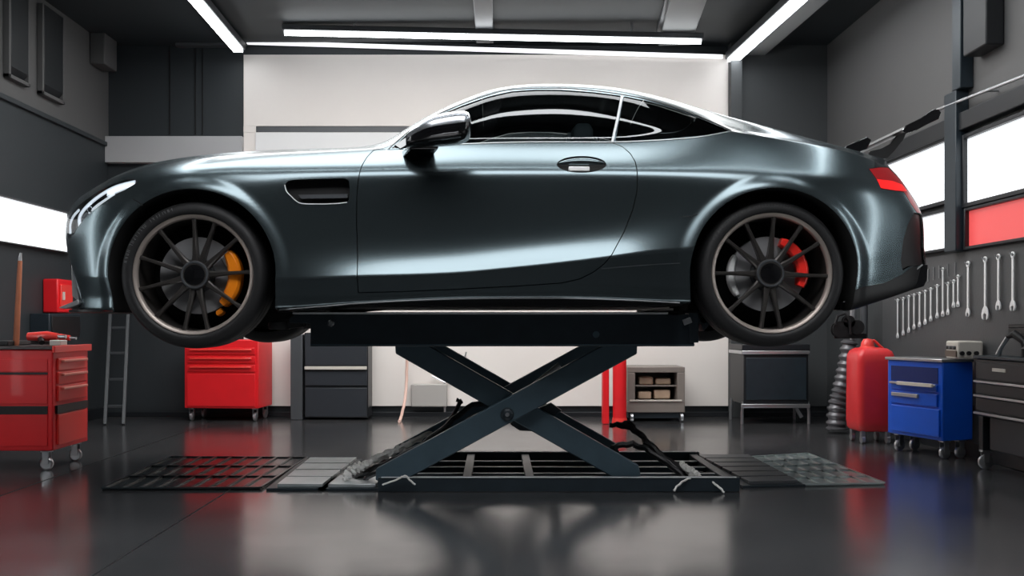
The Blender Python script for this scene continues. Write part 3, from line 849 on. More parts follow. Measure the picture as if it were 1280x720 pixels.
st.tube(ring,.014,8,False); st.bar(pc+Vector((0,-.16,0)),pc+Vector((0,.16,0)),.02,.02); st.cyl(pc,pc+Vector((-.25,0,-.05)),.03,12)
st.build('steering_wheel',SEAT,car)
MB().box(.62,.66,YC-.55,YC+.55,1.2,1.80).build('rear_bulkhead',SEAT,car,bevel=.01)

# ------------------------------------------------------------------ mirrors
def mirror_parts():
    rings=[]
    prof=[(508,168,184,.03),(514,163,183.5,.055),(522,157,183,.08),(532,151,182.5,.10),(545,146,182,.115),(560,143,181,.12),(572,141.5,179.5,.12),(581,141,177,.115),(586,142.5,173,.10),(588.5,147,167,.08)]
    Ym=4.60
    for px,yt,yb,hw in prof:
        c=P(px,(yt+yb)/2,Ym); hh=(yb-yt)/2*Ym/F; ring=[]
        for k in range(24):
            t=2*PI*k/24; cs,sn=math.cos(t),math.sin(t); e=.75
            ring.append(Vector((c.x,c.y+hw*math.copysign(abs(cs)**e,cs),c.z+hh*math.copysign(abs(sn)**e,sn))))
        rings.append(ring)
    return rings
mr=mirror_parts()
def mcap():
    mb=MB(); R=[[Vector(p) for p in r[0:13]] for r in mr]
    R2=[]
    for r in R:
        zc=(r[0].z+r[6].z)/2*.0+r[0].z
        R2.append([p for p in r])
    n=13; vs=[p+Vector((0,0,.001)) for r in R2 for p in r]; fs=[]
    for i in range(len(R2)-1):
        for k in range(n-1): fs.append((i*n+k,i*n+k+1,(i+1)*n+k+1,(i+1)*n+k))
    fs.append(tuple(range(n))); fs.append(tuple((len(R2)-1)*n+k for k in range(n)))
    return mb.add(vs,fs)
def mlow():
    mb=MB(); n=13; R2=[[r[(12+k)%24] for k in range(13)] for r in mr]
    vs=[p for r in R2 for p in r]; fs=[]
    for i in range(len(R2)-1):
        for k in range(n-1): fs.append((i*n+k,i*n+k+1,(i+1)*n+k+1,(i+1)*n+k))
    fs.append(tuple(range(n))); fs.append(tuple((len(R2)-1)*n+k for k in range(n)))
    return mb.add(vs,fs)
MIRCAP=mat('dark_silver_mirror_cap',(.32,.34,.36),.2,.8,coat=.4)
caps=both(mcap,'mirror_cap',MIRCAP,ang=60)
both(mlow,'mirror_housing',GLOSSB,ang=60)
def mfoot():
    q,n=hit(520,184.5)
    a=P(512,181,4.68); b=P(548,181,4.68)
    c=on_skin(500,186,-.03); d_=on_skin(540,183,-.03)
    vs=[a,b,b+Vector((0,0,-.02)),a+Vector((0,0,-.02)),c+Vector((0,0,.01)),d_+Vector((0,0,.01)),d_+Vector((0,0,-.03)),c+Vector((0,0,-.03))]
    return MB().add(vs,[(0,1,2,3),(7,6,5,4),(0,4,5,1),(1,5,6,2),(2,6,7,3),(3,7,4,0)])
both(mfoot,'mirror_arm',GLOSSB,bevel=.006)
def msig():
    return MB().bar(P(536,176.5,4.49),P(556,172.5,4.475),.006,.006).bar(P(552,174,4.47),P(576,171,4.475),.006,.006)
both(msig,'mirror_indicator',CHROME)
def mtri():   # black sail panel
    return strip([(497,184),(510,176),(528,168),(546,166)],.05,.004)
both(mtri,'mirror_sail',GLOSSB)

# ------------------------------------------------------------------ wing
wg=MB()
def air(x0,z0,ch,al,th=.11,n=10):
    o=[]
    for k in range(n+1):
        t=k/n; o.append((t,th*ch*(1.5*math.sqrt(t)*(1-t)+.02)))
    pts=[(ch*t,h) for t,h in o]+[(ch*t,-h*.5) for t,h in reversed(o[:-1])]
    ca,sa=math.cos(al),math.sin(al)
    return [(x0+x*ca-z*sa, z0+x*sa+z*ca) for x,z in pts]
yn=5.00
wp0=P(1133,160,yn); 
poly=air(wp0.x,wp0.z,.185,math.radians(19),.16)
wroot=MB().prism(poly,yn,2*YC-yn,'Y').build('rear_wing',BLACK,car,ang=50)
poly2=air(wp0.x-.03,wp0.z+.035,.06,math.radians(8),.16)
ep=[(P(x,y,yn).x,P(x,y,yn).z) for x,y in ((1128,163),(1132,157),(1150,148),(1166,137),(1173,137),(1176,141),(1173,149),(1160,155),(1145,163),(1133,167))]
for yy in (yn,2*YC-yn):
    MB().prism(ep,yy-.006,yy+.006,'Y').build('end_plate',GLOSSB,wroot,bevel=.002)
for sg in (-1,1):
    yy=YC+sg*.42; yref=YC-.42
    sp=[(P(x,y,yref).x,P(x,y,yref).z) for x,y in ((1083,197),(1087,189),(1100,186),(1112,180),(1122,168),(1132,166),(1128,176),(1117,189),(1108,198),(1095,201))]
    MB().prism(sp,yy-.012,yy+.012,'Y').build('wing_strut',BLACK,wroot,bevel=.003)
lipp=[(P(x,y,5.2).x,P(x,y,5.2).z) for x,y in ((1053,189),(1058,182),(1084,171),(1090,175),(1084,186),(1070,192))]
MB().prism(lipp,5.2,2*YC-5.2,'Y').build('spoiler_lip',GLOSSB,car,bevel=.004)

# ------------------------------------------------------------------ wheels
def wheel(c, angs, cal_col, cal_poly, front, far=False):
    cx,cz=c
    fy=(lambda y:2*YC-y) if far else (lambda y:y)
    Y0=4.775                     # outer face of the tyre
    sg=-1 if far else 1
    o=Vector((cx,fy(Y0),cz)); R=.369
    tp=[(.300,.018),(.306,.004),(.318,-.002),(.340,.002),(.354,.014),(.364,.034),(R,.055),(R,.10),(R-.004,.103),(R-.004,.107),(R,.11),(R,.16),(R-.004,.163),(R-.004,.167),(R,.17),(R,.225),(.364,.25),(.35,.27),(.33,.28),(.30,.27)]
    rimb=MB()
    # barrel + lip
    rimb.lathe([(r,sg*h) for r,h in ((.286,.028),(.280,.06),(.272,.16),(.276,.26))],o,'Y',72)
    rimb.lathe([(r,sg*h) for r,h in ((.073,.045),(.070,.036),(.060,.034),(.0,.034))],o,'Y',40)
    rimb.lathe([(r,sg*h) for r,h in ((.073,.045),(.076,.10),(.05,.12))],o,'Y',40)
    for a in angs:
        t=math.radians(a); d=Vector((math.cos(t),0,math.sin(t))); n=Vector((-math.sin(t),0,math.cos(t)))
        rings=[]
        for r,wd,y0,dp in ((.060,.020,.046,.045),(.10,.0135,.040,.040),(.18,.0095,.030,.034),(.25,.0085,.022,.030),(.285,.012,.020,.030)):
            p=o+d*r
            q=[p-n*wd+Vector((0,sg*(y0+.006),0)),p-n*wd*.55+Vector((0,sg*y0,0)),p+n*wd*.55+Vector((0,sg*y0,0)),p+n*wd+Vector((0,sg*(y0+.006),0)),p+n*wd+Vector((0,sg*(y0+dp),0)),p-n*wd+Vector((0,sg*(y0+dp),0))]
            rings.append(q)
        rimb.loft(rings)
    w=rimb.build('wheel',RIM,car,ang=30)
    MB().lathe([(r,sg*h) for r,h in ((.279,.034),(.282,.020),(.287,.012),(.299,.009),(.304,.014),(.300,.03))],o,'Y',96).build('rim_lip',RIMLIP,w,ang=50)
    MB().lathe([(r,sg*h) for r,h in tp],o,'Y',96).build('tyre',RUBBER,w,ang=50)
    MB().lathe([(r,sg*h) for r,h in ((0,.026),(.020,.027),(.040,.030),(.052,.034),(.054,.040))],o,'Y',40).build('centre_cap',GLOSSB,w,ang=50)
    MB().lathe([(r,sg*h) for r,h in ((.056,.037),(.060,.031),(.067,.031),(.071,.038))],o,'Y',48).build('hub_ring',MGREY,w,ang=50)
    if front and not far:
        lt=MB()
        rr=random.Random(3)
        for k in range(22):
            t=math.radians(108+k*2.9+rr.uniform(-.3,.3)); 
            d=Vector((math.cos(t),0,math.sin(t))); n=Vector((-math.sin(t),0,math.cos(t)))
            if k in (8,17): continue
            p=o+d*.338+Vector((0,0.001,0))
            lt.bar(p-d*.008-n*.004,p+d*.008-n*.004,.0022,.003,(0,1,0))
            if rr.random()<.6: lt.bar(p+d*(.008 if rr.random()<.5 else -.008)-n*.004,p+d*(.008 if rr.random()<.5 else -.002)+n*.003,.0022,.003,(0,1,0))
            if rr.random()<.5: lt.bar(p-d*.008+n*.003,p+d*.008+n*.003,.0022,.003,(0,1,0))
        lt.build('sidewall_lettering',mat('grey_lettering',(.13,.13,.135),.6),w)
    elif not far:
        lt=MB()
        for k in range(30):
            t=math.radians(75+k*2.6); d=Vector((math.cos(t),0,math.sin(t))); p=o+d*.338+Vector((0,.001,0))
            lt.bar(p-d*.006,p+d*.006,.003,.002,(0,1,0))
        lt.build('sidewall_ribs',mat('grey_ribs',(.03,.03,.03),.6),w)
    # brake disc
    dd=MB(); dr_=.195 if front else .19
    dd.lathe([(r,sg*h) for r,h in ((.085,.105),(.09,.10),(dr_,.10),(dr_,.128),(.08,.128))],o,'Y',64)
    bd=dd.build('brake_disc',ROTOR,w,ang=30)
    MB().lathe([(r,sg*h) for r,h in ((0,.07),(.08,.075),(.088,.10))],o,'Y',40).build('disc_bell',MGREY,w)
    # dark inner barrel back
    MB().lathe([(r,sg*h) for r,h in ((.276,.24),(.2,.19),(0,.19))],o,'Y',48).build('inner_shield',DARKHOLE,w,fix=False)
    # caliper: banana shaped block
    def banana(a0,a1,r0,r1,y0,y1,name,m):
        mb=MB(); rings=[]
        for k in range(13):
            t=k/12; a=math.radians(a0+(a1-a0)*t); e=1-.35*abs(2*t-1)**4
            d=Vector((math.cos(a),0,math.sin(a))); rm=(r0+r1)/2; hr=(r1-r0)/2*e
            rings.append([o+d*(rm-hr)+Vector((0,sg*(y0+.012),0)),o+d*(rm-hr*.6)+Vector((0,sg*y0,0)),o+d*(rm+hr*.6)+Vector((0,sg*y0,0)),o+d*(rm+hr)+Vector((0,sg*(y0+.014),0)),o+d*(rm+hr)+Vector((0,sg*y1,0)),o+d*(rm-hr)+Vector((0,sg*y1,0))])
        return mb.loft(rings).build(name,m,w,bevel=.002,ang=40)
    for (a0,a1,r0,r1,y0,y1,nm,m) in cal_poly: banana(a0,a1,r0,r1,y0,y1,nm,m)
    return w
fa=[90,128,162,195,228,260,284,325,3,40,68]
ra_=[87,57,32,-3,-40,-80,-100,-138,180,143,117]
calF=[(-48,36,.160,.228,.052,.12,'brake_caliper',ORANGE),(-64,-54,.20,.235,.080,.12,'caliper_bracket',ORANGE),(18,48,.145,.175,.085,.13,'caliper_mount',BRIGHT)]
calR=[(-22,70,.140,.203,.055,.12,'brake_caliper',REDCAL),(150,215,.165,.205,.085,.12,'parking_brake_caliper',BRIGHT)]
for far in (False,True):
    wheel(FW,fa,None,calF,True,far); wheel(RW,ra_,None,calR,False,far)

# ================================================================== LIFT
lift=thing('scissor_lift','dark blue-grey scissor lift with crossed arms holding up the teal coupe','lift',(0,YC,0))
def platform(y0,y1):
    zt=.962; zb=ZatY(433,5.0)
    x0,x1=XatY(388,5.),XatY(868,5.)
    p=MB(); p.prism([(x0,zb),(x1,zb),(x1,zt-.03),(x1-.02,zt-.012),(x0-.08,zt-.012),(x0-.11,zt-.03),(x0-.11,zt-.055),(x0,zt-.06)],y0,y1,'Y')
    o=p.build('platform',LIFTD,lift,bevel=.004)
    MB().box(XatY(366,5.),XatY(835,5.),y0-.006,y1,zt-.011,zt).build('deck_plate',LIFTE,o,bevel=.002)
    MB().box(x0,x1,y0-.004,y0,zb+.004,zb+.012).build('lower_flange',LIFT,o)
    q=P(414,404,5.)
    for qx,r in ((414,.018),):
        MB().lathe([(0,-.018),(r*.6,-.018),(r,-.010),(r,0)],(q.x,y0,q.z),'Y',16).build('lock_bolt',CHROME,o)
    q=P(745,418,5.); MB().lathe([(0,-.004),(.016,-.004),(.018,0)],(q.x,y0,q.z),'Y',16).build('lock_bolt',LIFT,o)
    # rear bracket and front pad
    br=MB(); a=x1-.03; br.box(a,a+.05,y0-.012,y0+.10,zb+.02,zt-.004).box(a+.05,a+.10,y0+.02,y0+.10,zt-.06,zt-.02)
    br.prism([(a+.08,zt-.10),(a+.15,zt-.03),(a+.13,zt-.01),(a+.06,zt-.03)],y0+.02,y0+.12,'Y')
    br.build('end_bracket',LIFTD,o,bevel=.003)
    MB().bar((a-.03,y0-.014,zt-.055),(a+.01,y0-.014,zt-.04),.02,.03).build('bracket_clip',STEEL,o,bevel=.003)
    pad=MB(); px_=XatY(345,5.); pad.lathe([(0,-.04),(.055,-.038),(.06,-.02),(.055,0),(0,.004)],(px_,y0+.08,.91),'Z',24); pad.bar((px_,y0+.08,.895),(x0-.05,y0+.08,.91),.06,.05)
    pad.build('lifting_pad',RUBBER,o)
    return o
platform(5.0,5.42); platform(2*YC-5.42,2*YC-5.0)
def arms(yo,yi,near):
    # arm seen in front runs low-left to top-right; the crossing one runs behind it
    def arm(pa,pb,y0,y1,h,name):
        a=P(*pa,5.2); b=P(*pb,5.2); a.y=b.y=(y0+y1)/2; d=(b-a).normalized(); n=Vector((-d.z,0,d.x))
        poly=[]
        L=[(a-n*h/2),(b-n*h/2),(b+n*h/2),(a+n*h/2)]
        # clipped corners at the ends
        pts=[a-n*h/2+d*.03, b-n*h/2-d*.02, b+n*h*.5-d*.06, a+n*h*.5+d*.0, a+n*h*.1-d*.03]
        pts=[a+d*.04-n*h/2, b-n*h/2-d*.01, b-n*h*.1+d*.02, b+n*h/2-d*.03, a+n*h/2, a+n*h*.1-d*.03]
        mb=MB(); mb.prism([(p.x,p.z) for p in pts],y0,y1,'Y')
        return mb.build(name,LIFT,lift,bevel=.006,seg=2)
    a1=arm((478,598),(790,428),yo,yo+.055,.128,'arm')
    a2=arm((800,600),(495,426),yo+.07,yo+.125,.128,'arm')
    return a1,a2
for yo,s in ((5.16,1),(2*YC-5.16-.125,1),(5.55,1),(5.72,1)):
    if yo in (5.55,5.72): continue
    arms(yo,0,True)
pv=P(634,517,5.2)
for y0,y1 in ((5.14,5.32),(6.03,6.24)):
    MB().lathe([(0,0),(.018,0),(.030,.006),(.036,.014),(.036,y1-y0)],(pv.x,y0,pv.z),'Y',24).build('pivot_pin',LIFTD,lift)
    MB().lathe([(0,-.004),(.010,-.004),(.012,0)],(pv.x,y0,pv.z),'Y',12).build('pivot_cap',STEEL,lift)
# cross tubes and hydraulic ram between the two pairs of arms
MB().cyl((pv.x,5.3,pv.z),(pv.x,6.05,pv.z),.028).build('cross_shaft',LIFTD,lift)
q=P(700,548,5.2); MB().bar((q.x,5.25,q.z),(q.x,6.1,q.z),.06,.06).build('cross_beam',LIFTD,lift,bevel=.004)
ra=P(520,590,5.6); rb=P(700,470,5.6)
MB().cyl((ra.x,5.62,.12),(rb.x-.3,5.62,.42),.035).build('ram_cylinder',LIFTD,lift)
MB().cyl((rb.x-.3,5.62,.42),(rb.x,5.62,.66),.018).build('ram_rod',STEEL,lift)
bk=P(655,528,5.24)
MB().prism([(P(x,y,5.22).x,P(x,y,5.22).z) for x,y in ((638,532),(650,522),(690,505),(704,515),(688,524),(672,541),(650,540))],5.28,5.34,'Y').build('link_plate',LIFTD,lift,bevel=.004)
# base frame
xb0,xb1=XatY(472,5.14),XatY(925,5.14)
bf=MB(); zt=.078
bf.box(xb0,xb1,5.14,5.20,0.001,zt)
bf.box(xb0,xb1,6.16,6.22,0.001,zt)
for y in (5.42,5.66,5.90): bf.box(xb0+.08,xb1-.06,y,y+.05,.001,zt*.7)
for x in (xb0,xb0+.45,XatY(655,5.5),XatY(640,5.5)+.55,xb1-.07): bf.box(x,x+.05,5.20,6.16,.001,zt*.85)
bo=bf.build('base_frame',LIFTD,lift,bevel=.004)
for y,z in ((5.138,zt),(5.42,zt*.7),(5.66,zt*.7),(5.90,zt*.7),(6.16,zt)):
    MB().box(xb0+.02,xb1-.02,y-.002,y+.010,z-.001,z+.003).build('rail_edge',LIFTE,bo)
# ramp plates, left (light) and right (dark)
def ramp(pts,m,name,slats=4):
    # pts: near-left, near-right, far-right, far-left as ground pixels
    g=[]
    for px,py in pts:
        Y=HC*F/(py-CY); g.append(Vector((XatY(px,Y),Y,0)))
    r=None
    mb=MB()
    for k in range(slats):
        t0=k/slats+.012; t1=(k+1)/slats-.012
        a=g[0].lerp(g[3],t0); b=g[1].lerp(g[2],t0); c=g[1].lerp(g[2],t1); d_=g[0].lerp(g[3],t1)
        z=.012; zz=.018
        vs=[a,b,c,d_]+[v+Vector((0,0,zz)) for v in (a,b,c,d_)]
        vs=[v+Vector((0,0,.012)) for v in vs]
        mb.add(vs,[(3,2,1,0),(4,5,6,7),(0,1,5,4),(1,2,6,5),(2,3,7,6),(3,0,4,7)])
    o=mb.build(name,m,lift,bevel=.002)
    fr=MB()
    gg=[g[0]+Vector((-.05,-.03,0)),g[1]+Vector((.03,-.03,0)),g[2]+Vector((.03,.03,0)),g[3]+Vector((-.05,.03,0))]
    vs=[v+Vector((0,0,.001)) for v in gg]+[v+Vector((0,0,.012)) for v in gg]
    fr.add(vs,[(3,2,1,0),(4,5,6,7),(0,1,5,4),(1,2,6,5),(2,3,7,6),(3,0,4,7)]); fr.build('ramp_tray',LIFTD,o)
    return o
ramp([(346,612),(402,612),(446,577),(388,577)],PLATE,'ramp_plate',4)
ramp([(410,612),(470,612),(480,600),(425,600)],PLATE,'ramp_plate',1)
ramp([(938,609),(998,607),(935,573),(872,573)],MGREY,'ramp_plate',6)

# hoses and rags lying over the arms
def gpt(px,py,Y): return P(px,py,Y)
def wob(pts,n,amp,seed):
    rr=random.Random(seed); o=[]
    pp=[tuple(p) for p in pts]; arr=np.array(pp)
    for p in dense([(0,0)]*0 or arr,n,False): o.append(Vector(p)+Vector((rr.uniform(-amp,amp),rr.uniform(-amp,amp),rr.uniform(-amp,amp))))
    return o
hs=[([(436,601,5.45),(470,585,5.4),(520,560,5.4),(560,530,5.42),(590,507,5.45),(625,503,5.5)],.016),
    ([(440,598,5.5),(480,578,5.45),(530,556,5.45),(552,538,5.45),(575,505,5.48),(572,501,5.5)],.012),
    ([(455,600,5.35),(500,575,5.34),(556,545,5.34),(596,520,5.34),(640,507,5.4)],.014),
    ([(470,602,5.4),(520,570,5.38),(565,548,5.4),(600,528,5.4),(650,518,5.4)],.010)]
for i,(pts,r) in enumerate(hs):
    p3=wob([P(*p) for p in pts],5,.006,i)
    solo('hydraulic_hose',MB().tube(p3,r,8),HOSE,['thick black hydraulic hose behind the left foot of the lift arm','black hydraulic hose curling up behind the lift, topmost on the left','black hose lying closest along the lower left lift arm','thin black hose running up to the lift pivot'][i],'hose','hoses on the lift')
hr=[([(770,531,5.6),(792,538,5.55),(812,556,5.5),(838,578,5.45),(870,598,5.4),(905,608,5.35)],.018),
    ([(762,533,5.6),(788,530,5.6),(806,548,5.55),(830,572,5.5),(880,594,5.45)],.014),
    ([(765,560,5.5),(790,555,5.5),(815,565,5.45),(845,588,5.4),(860,603,5.36)],.018)]
for i,(pts,r) in enumerate(hr):
    p3=wob([P(*p) for p in pts],5,.008,10+i)
    p3=[Vector((p.x,p.y,max(p.z,.03))) for p in p3]
    solo('hydraulic_hose',MB().tube(p3,r,8),HOSE,['thickest black hose spilling off the right foot of the lift','black hose arching highest off the right side of the lift','black hose lying closest to the right foot of the lift arm'][i],'hose','hoses on the lift')
def rag(pts,label,seed,wd=.05,cat='rag'):
    rr=random.Random(seed); mb=MB(); c=[Vector(p) for p in pts]
    cl=[Vector(p) for p in dense(np.array([tuple(p) for p in c]),8,False)]
    rings=[]
    for i,p in enumerate(cl):
        d=(cl[min(i+1,len(cl)-1)]-cl[max(i-1,0)]).normalized(); a=d.orthogonal().normalized(); b=d.cross(a)
        tp=math.sin(PI*(i+.6)/(len(cl)+.2))**.5
        rings.append([p+(a*math.cos(t)+b*math.sin(t))*wd*tp*rr.uniform(.35,1.) for t in np.linspace(0,2*PI,9,endpoint=False)])
    mb.loft(rings); mb.v=[(v[0],v[1],max(v[2],.014)) for v in mb.v]
    return solo('rag',mb,CLOTHM,label,cat,bevel=0,ang=20)
rag([P(430,602,5.32),P(438,590,5.35),P(452,583,5.38),P(466,576,5.4)],'crumpled pale rag on the left ramp plate of the lift',1,.04)
rag([P(452,580,5.5),P(480,570,5.5),P(505,558,5.5),P(540,540,5.55)],'long pale rag trailing up behind the lower left lift arm',2,.034)
rag([P(850,578,5.42),P(862,588,5.38),P(878,600,5.35),P(893,604,5.3)],'crumpled pale rag off the right foot of the lift',3,.036)
solo('cable',MB().tube(wob([Vector((XatY(842,5.10),5.10,.012)),P(856,600,5.13)*1.0,P(880,598,5.16),P(897,607,5.12),Vector((XatY(905,5.08),5.08,.012))],5,.003,5),.006,6),CLOTHM,'thin pale cable looped over the right end of the lift base','cable')
solo('cable',MB().tube(wob([P(478,606,5.12),P(495,600,5.11),P(506,595,5.11),P(512,600,5.11),P(519,606,5.12)],5,.002,6),.005,6),CLOTHM,'thin pale cable looped over the left end of the lift base','cable')

# ================================================================== MATS ON THE FLOOR
def gmat(pts,label,rows,colsn,sm=None,bm_=None):
    g=[]
    for px,py in pts:
        Y=HC*F/(py-CY); g.append(Vector((XatY(px,Y),Y,0)))
    t=thing('floor_grate',label,'floor grate',((g[0]+g[2])/2)[:])
    vs=[v+Vector((0,0,.001)) for v in g]+[v+Vector((0,0,.008)) for v in g]
    MB().add(vs,[(3,2,1,0),(4,5,6,7),(0,1,5,4),(1,2,6,5),(2,3,7,6),(3,0,4,7)]).build('base_sheet',sm,t)
    mb=MB()
    for k in range(rows+1):
        a=g[0].lerp(g[3],k/rows); b=g[1].lerp(g[2],k/rows); mb.bar(a+Vector((0,0,.012)),b+Vector((0,0,.012)),.018,.008)
    for k in range(colsn+1):
        a=g[0].lerp(g[1],k/colsn); b=g[3].lerp(g[2],k/colsn); mb.bar(a+Vector((0,0,.012)),b+Vector((0,0,.012)),.014,.008)
    mb.build('grid_bars',bm_,t)
    return t
gmat([(128,613),(326,612),(384,574),(214,573)],'dark ribbed floor grate left of the scissor lift',3,9,mat('dark_rubber_sheet',(.008,.013,.015),.22),mat('grate_bar',(.014,.02,.023),.3))
gmat([(1006,608),(1105,606),(1010,569),(940,573)],'grey-green ribbed floor grate right of the scissor lift',5,5,mat('grey_green_sheet',(.36,.42,.42),.28,.5),mat('grey_green_bar',(.45,.52,.52),.28,.5))

# ================================================================== CABINETS
def casters(t,xs,ys,r=.04,h=.1,wm=None):
    for x in xs:
        for y in ys:
            c=MB().box(x-.022,x+.022,y-.03,y+.03,h-.012,h).box(x-.022,x-.018,y-.02,y+.02,r*.9,h).box(x+.018,x+.022,y-.02,y+.02,r*.9,h).build('caster',STEEL,t,bevel=.002)
            MB().lathe([(0,-.014),(r*.8,-.014),(r,-.008),(r,.008),(r*.8,.014),(0,.014)],(x,y,r+.001),'X',24).build('wheel',wm or STEEL,c)
def cabinet(name,label,cat,w,d,z0,z1,body,fronts,handle=STEEL,hstyle='bar',top=None,cast=True,frontm=None,side_bands=None,loc=(0,0,0),rz=0):
    """front faces local -Y; fronts: list of (z0,z1,x0,x1,handle?)"""
    t=thing(name,label,cat,loc,rz)
    ROOTM[t.name]=Matrix.Identity(4)
    MB().box(-w/2,w/2,-d/2,d/2,z0,z1).build('body',body,t,bevel=.008)
    for (a,b,xa,xb,hd) in fronts:
        dr=MB().box(xa,xb,-d/2-.014,-d/2+.0,a,b).build('drawer' if b-a<.2 else 'door',frontm or body,t,bevel=.004)
        if hd:
            hz=b-.018
            hm=MB()
            if hstyle=='bar': hm.box(xa+.03,xb-.03,-d/2-.036,-d/2-.014,hz-.008,hz+.008)
            else: hm.box((xa+xb)/2-hd/2,(xa+xb)/2+hd/2,-d/2-.036,-d/2-.014,hz-.008,hz+.008)
            hm.build('handle',handle,dr,bevel=.004)
    if top: MB().box(-w/2-.01,w/2+.01,-d/2-.016,d/2+.0,z1,z1+.02).build('worktop',top,t,bevel=.004)
    if side_bands:
        for (sx,bands,m) in side_bands:
            for (a,b) in bands:
                x=w/2*sx; MB().box(min(x,x+.006*sx),max(x,x+.006*sx),-d/2+.03,d/2-.03,a,b).build('side_panel',m,t,bevel=.002)
    if cast: casters(t,(-w/2+.05,w/2-.05),(-d/2+.06,d/2-.06),r=min(.04,z0*.42),h=z0)
    return t
# red cabinet at left, its drawer face towards the car
Yr0=5.86; Xf=XatY(66,Yr0)
h_top=ZatY(437,Yr0); zb=.125
Yr1=F*abs(Xf)/(620-110)
dW=Yr1-Yr0   # face width (along Y)
cd=.92
cabinet('tool_cabinet','red rolling tool cabinet by the left wall with tools on top','tool cabinet',dW,cd,zb,h_top,RED,
    [(h_top-.13,h_top-.055,-dW/2+.05,dW/2-.05,1),(h_top-.215,h_top-.14,-dW/2+.05,dW/2-.05,1),(h_top-.32,h_top-.225,-dW/2+.05,dW/2-.05,1),(zb+.03,h_top-.40,-dW/2+.05,dW/2-.05,0)],
    handle=mat('pale_red_handle',(.8,.25,.2),.3),top=mat('dark_top',(.03,.02,.02),.35),frontm=REDD,
    side_bands=[(-1,[(h_top-.135,h_top-.06),(h_top-.33,h_top-.155),(zb+.03,h_top-.39)],RED)],
    loc=(Xf-cd/2,(Yr0+Yr1)/2,0),rz=PI/2)
# dark bands on the cabinet flank (gaps between drawers)
# local frame: width along world Y; the flank facing the camera is local -X
zt=h_top+.02
rc=bpy.data.objects['tool_cabinet']
for (a_,b_) in ((h_top-.395,h_top-.345),(h_top-.152,h_top-.140)):
    MB().box(-dW/2+.03,dW/2-.03,-cd/2-.016,-cd/2-.001,a_,b_).build('gap_strip',BLACK,rc) if b_-a_>.03 else None
    MB().box(-dW/2-.008,-dW/2-.001,-cd/2+.03,cd/2-.03,a_,b_).build('gap_strip',BLACK,rc)
MB().box(-dW/2-.014,dW/2+.014,-cd/2-.02,-cd/2-.001,h_top-.02,h_top+.024).build('top_edge',REDD,rc,bevel=.004)
# red small cabinet at the back wall
w2=.70; Yb=9.0; zr=ZatY(432,Yb)
cabinet('tool_cabinet','small red rolling tool cabinet against the back wall under the front wheel','tool cabinet',w2,.42,.12,ZatY(425,8.8),RED,
    [(.62,.68,-w2/2+.03,w2/2-.03,1),(.54,.60,-w2/2+.03,w2/2-.03,1),(.46,.52,-w2/2+.03,w2/2-.03,1),(.14,.44,-w2/2+.03,w2/2-.03,0)],
    handle=REDD,loc=(XatY(274,8.75),9.08,0),rz=math.radians(-4))
# charcoal drawer unit
w3=XatY(460,9.0)-XatY(380,9.0); 
t=cabinet('drawer_cabinet','charcoal drawer cabinet with a pale handle bar against the white wall','cabinet',w3,.30,.02,ZatY(416,9.0),DGREY,
    [(ZatY(457,8.98),ZatY(418,8.98),-w3/2+.01,w3/2-.01,0),(ZatY(482,8.98),ZatY(464,8.98),-w3/2+.01,w3/2-.01,0),(ZatY(521,8.98),ZatY(485,8.98),-w3/2+.01,w3/2-.01,0)],
    cast=False,frontm=mat('charcoal_front',(.026,.030,.037),.4),loc=(XatY(420,9.0),9.16,0))
MB().box(-w3/2+.01,w3/2-.01,-.19,-.165,ZatY(462,8.98),ZatY(458,8.98)).build('handle',CREAM,t,bevel=.003)
tp=MB().box(XatY(363,9.0),XatY(378,9.0),9.0,9.32,.001,ZatY(418,9.0))
solo('side_locker',tp,MGREY,'narrow grey locker standing left of the charcoal drawer cabinet','locker',bevel=.006)
# black cabinet at back right
w4=XatY(1011,8.6)-XatY(930,8.6); zc=ZatY(443,8.6)
t=thing('roller_cabinet','black roller cabinet with silver frame against the back wall, right','cabinet',(XatY(970.5,8.6),8.85,0)); ROOTM[t.name]=Matrix.Identity(4)
MB().box(-w4/2,w4/2,-.24,.24,ZatY(506,8.6),zc).build('body',DGREY,t,bevel=.006)
MB().box(-w4/2+.02,w4/2-.02,-.252,-.24,ZatY(500,8.6),zc-.03).build('door',LIFTD,t,bevel=.004)
MB().box(-w4/2-.02,w4/2+.01,-.26,.24,zc,zc+.035).build('top_rail',STEEL,t,bevel=.006)
MB().box(-w4/2-.02,w4/2+.01,-.26,.24,zc+.037,zc+.09).build('top_tray',DGREY,t,bevel=.006)
MB().box(-w4/2-.02,w4/2+.01,-.26,-.22,ZatY(510,8.6),ZatY(505,8.6)).build('bottom_rail',STEEL,t,bevel=.004)
for sx in (-1,1):
    for yy in (-.22,.2):
        x=sx*(w4/2-.02); MB().tube([(x,yy,ZatY(508,8.6)),(x+sx*.02,yy,.2),(x+sx*.03,yy,.1),(x+sx*.03,yy,.001)],.014,8).build('leg',STEEL,t)
MB().bar((w4/2-.10,-.2,.14),(w4/2-.05,-.2,.06),.03,.03).build('brake_pedal',STEEL,t)
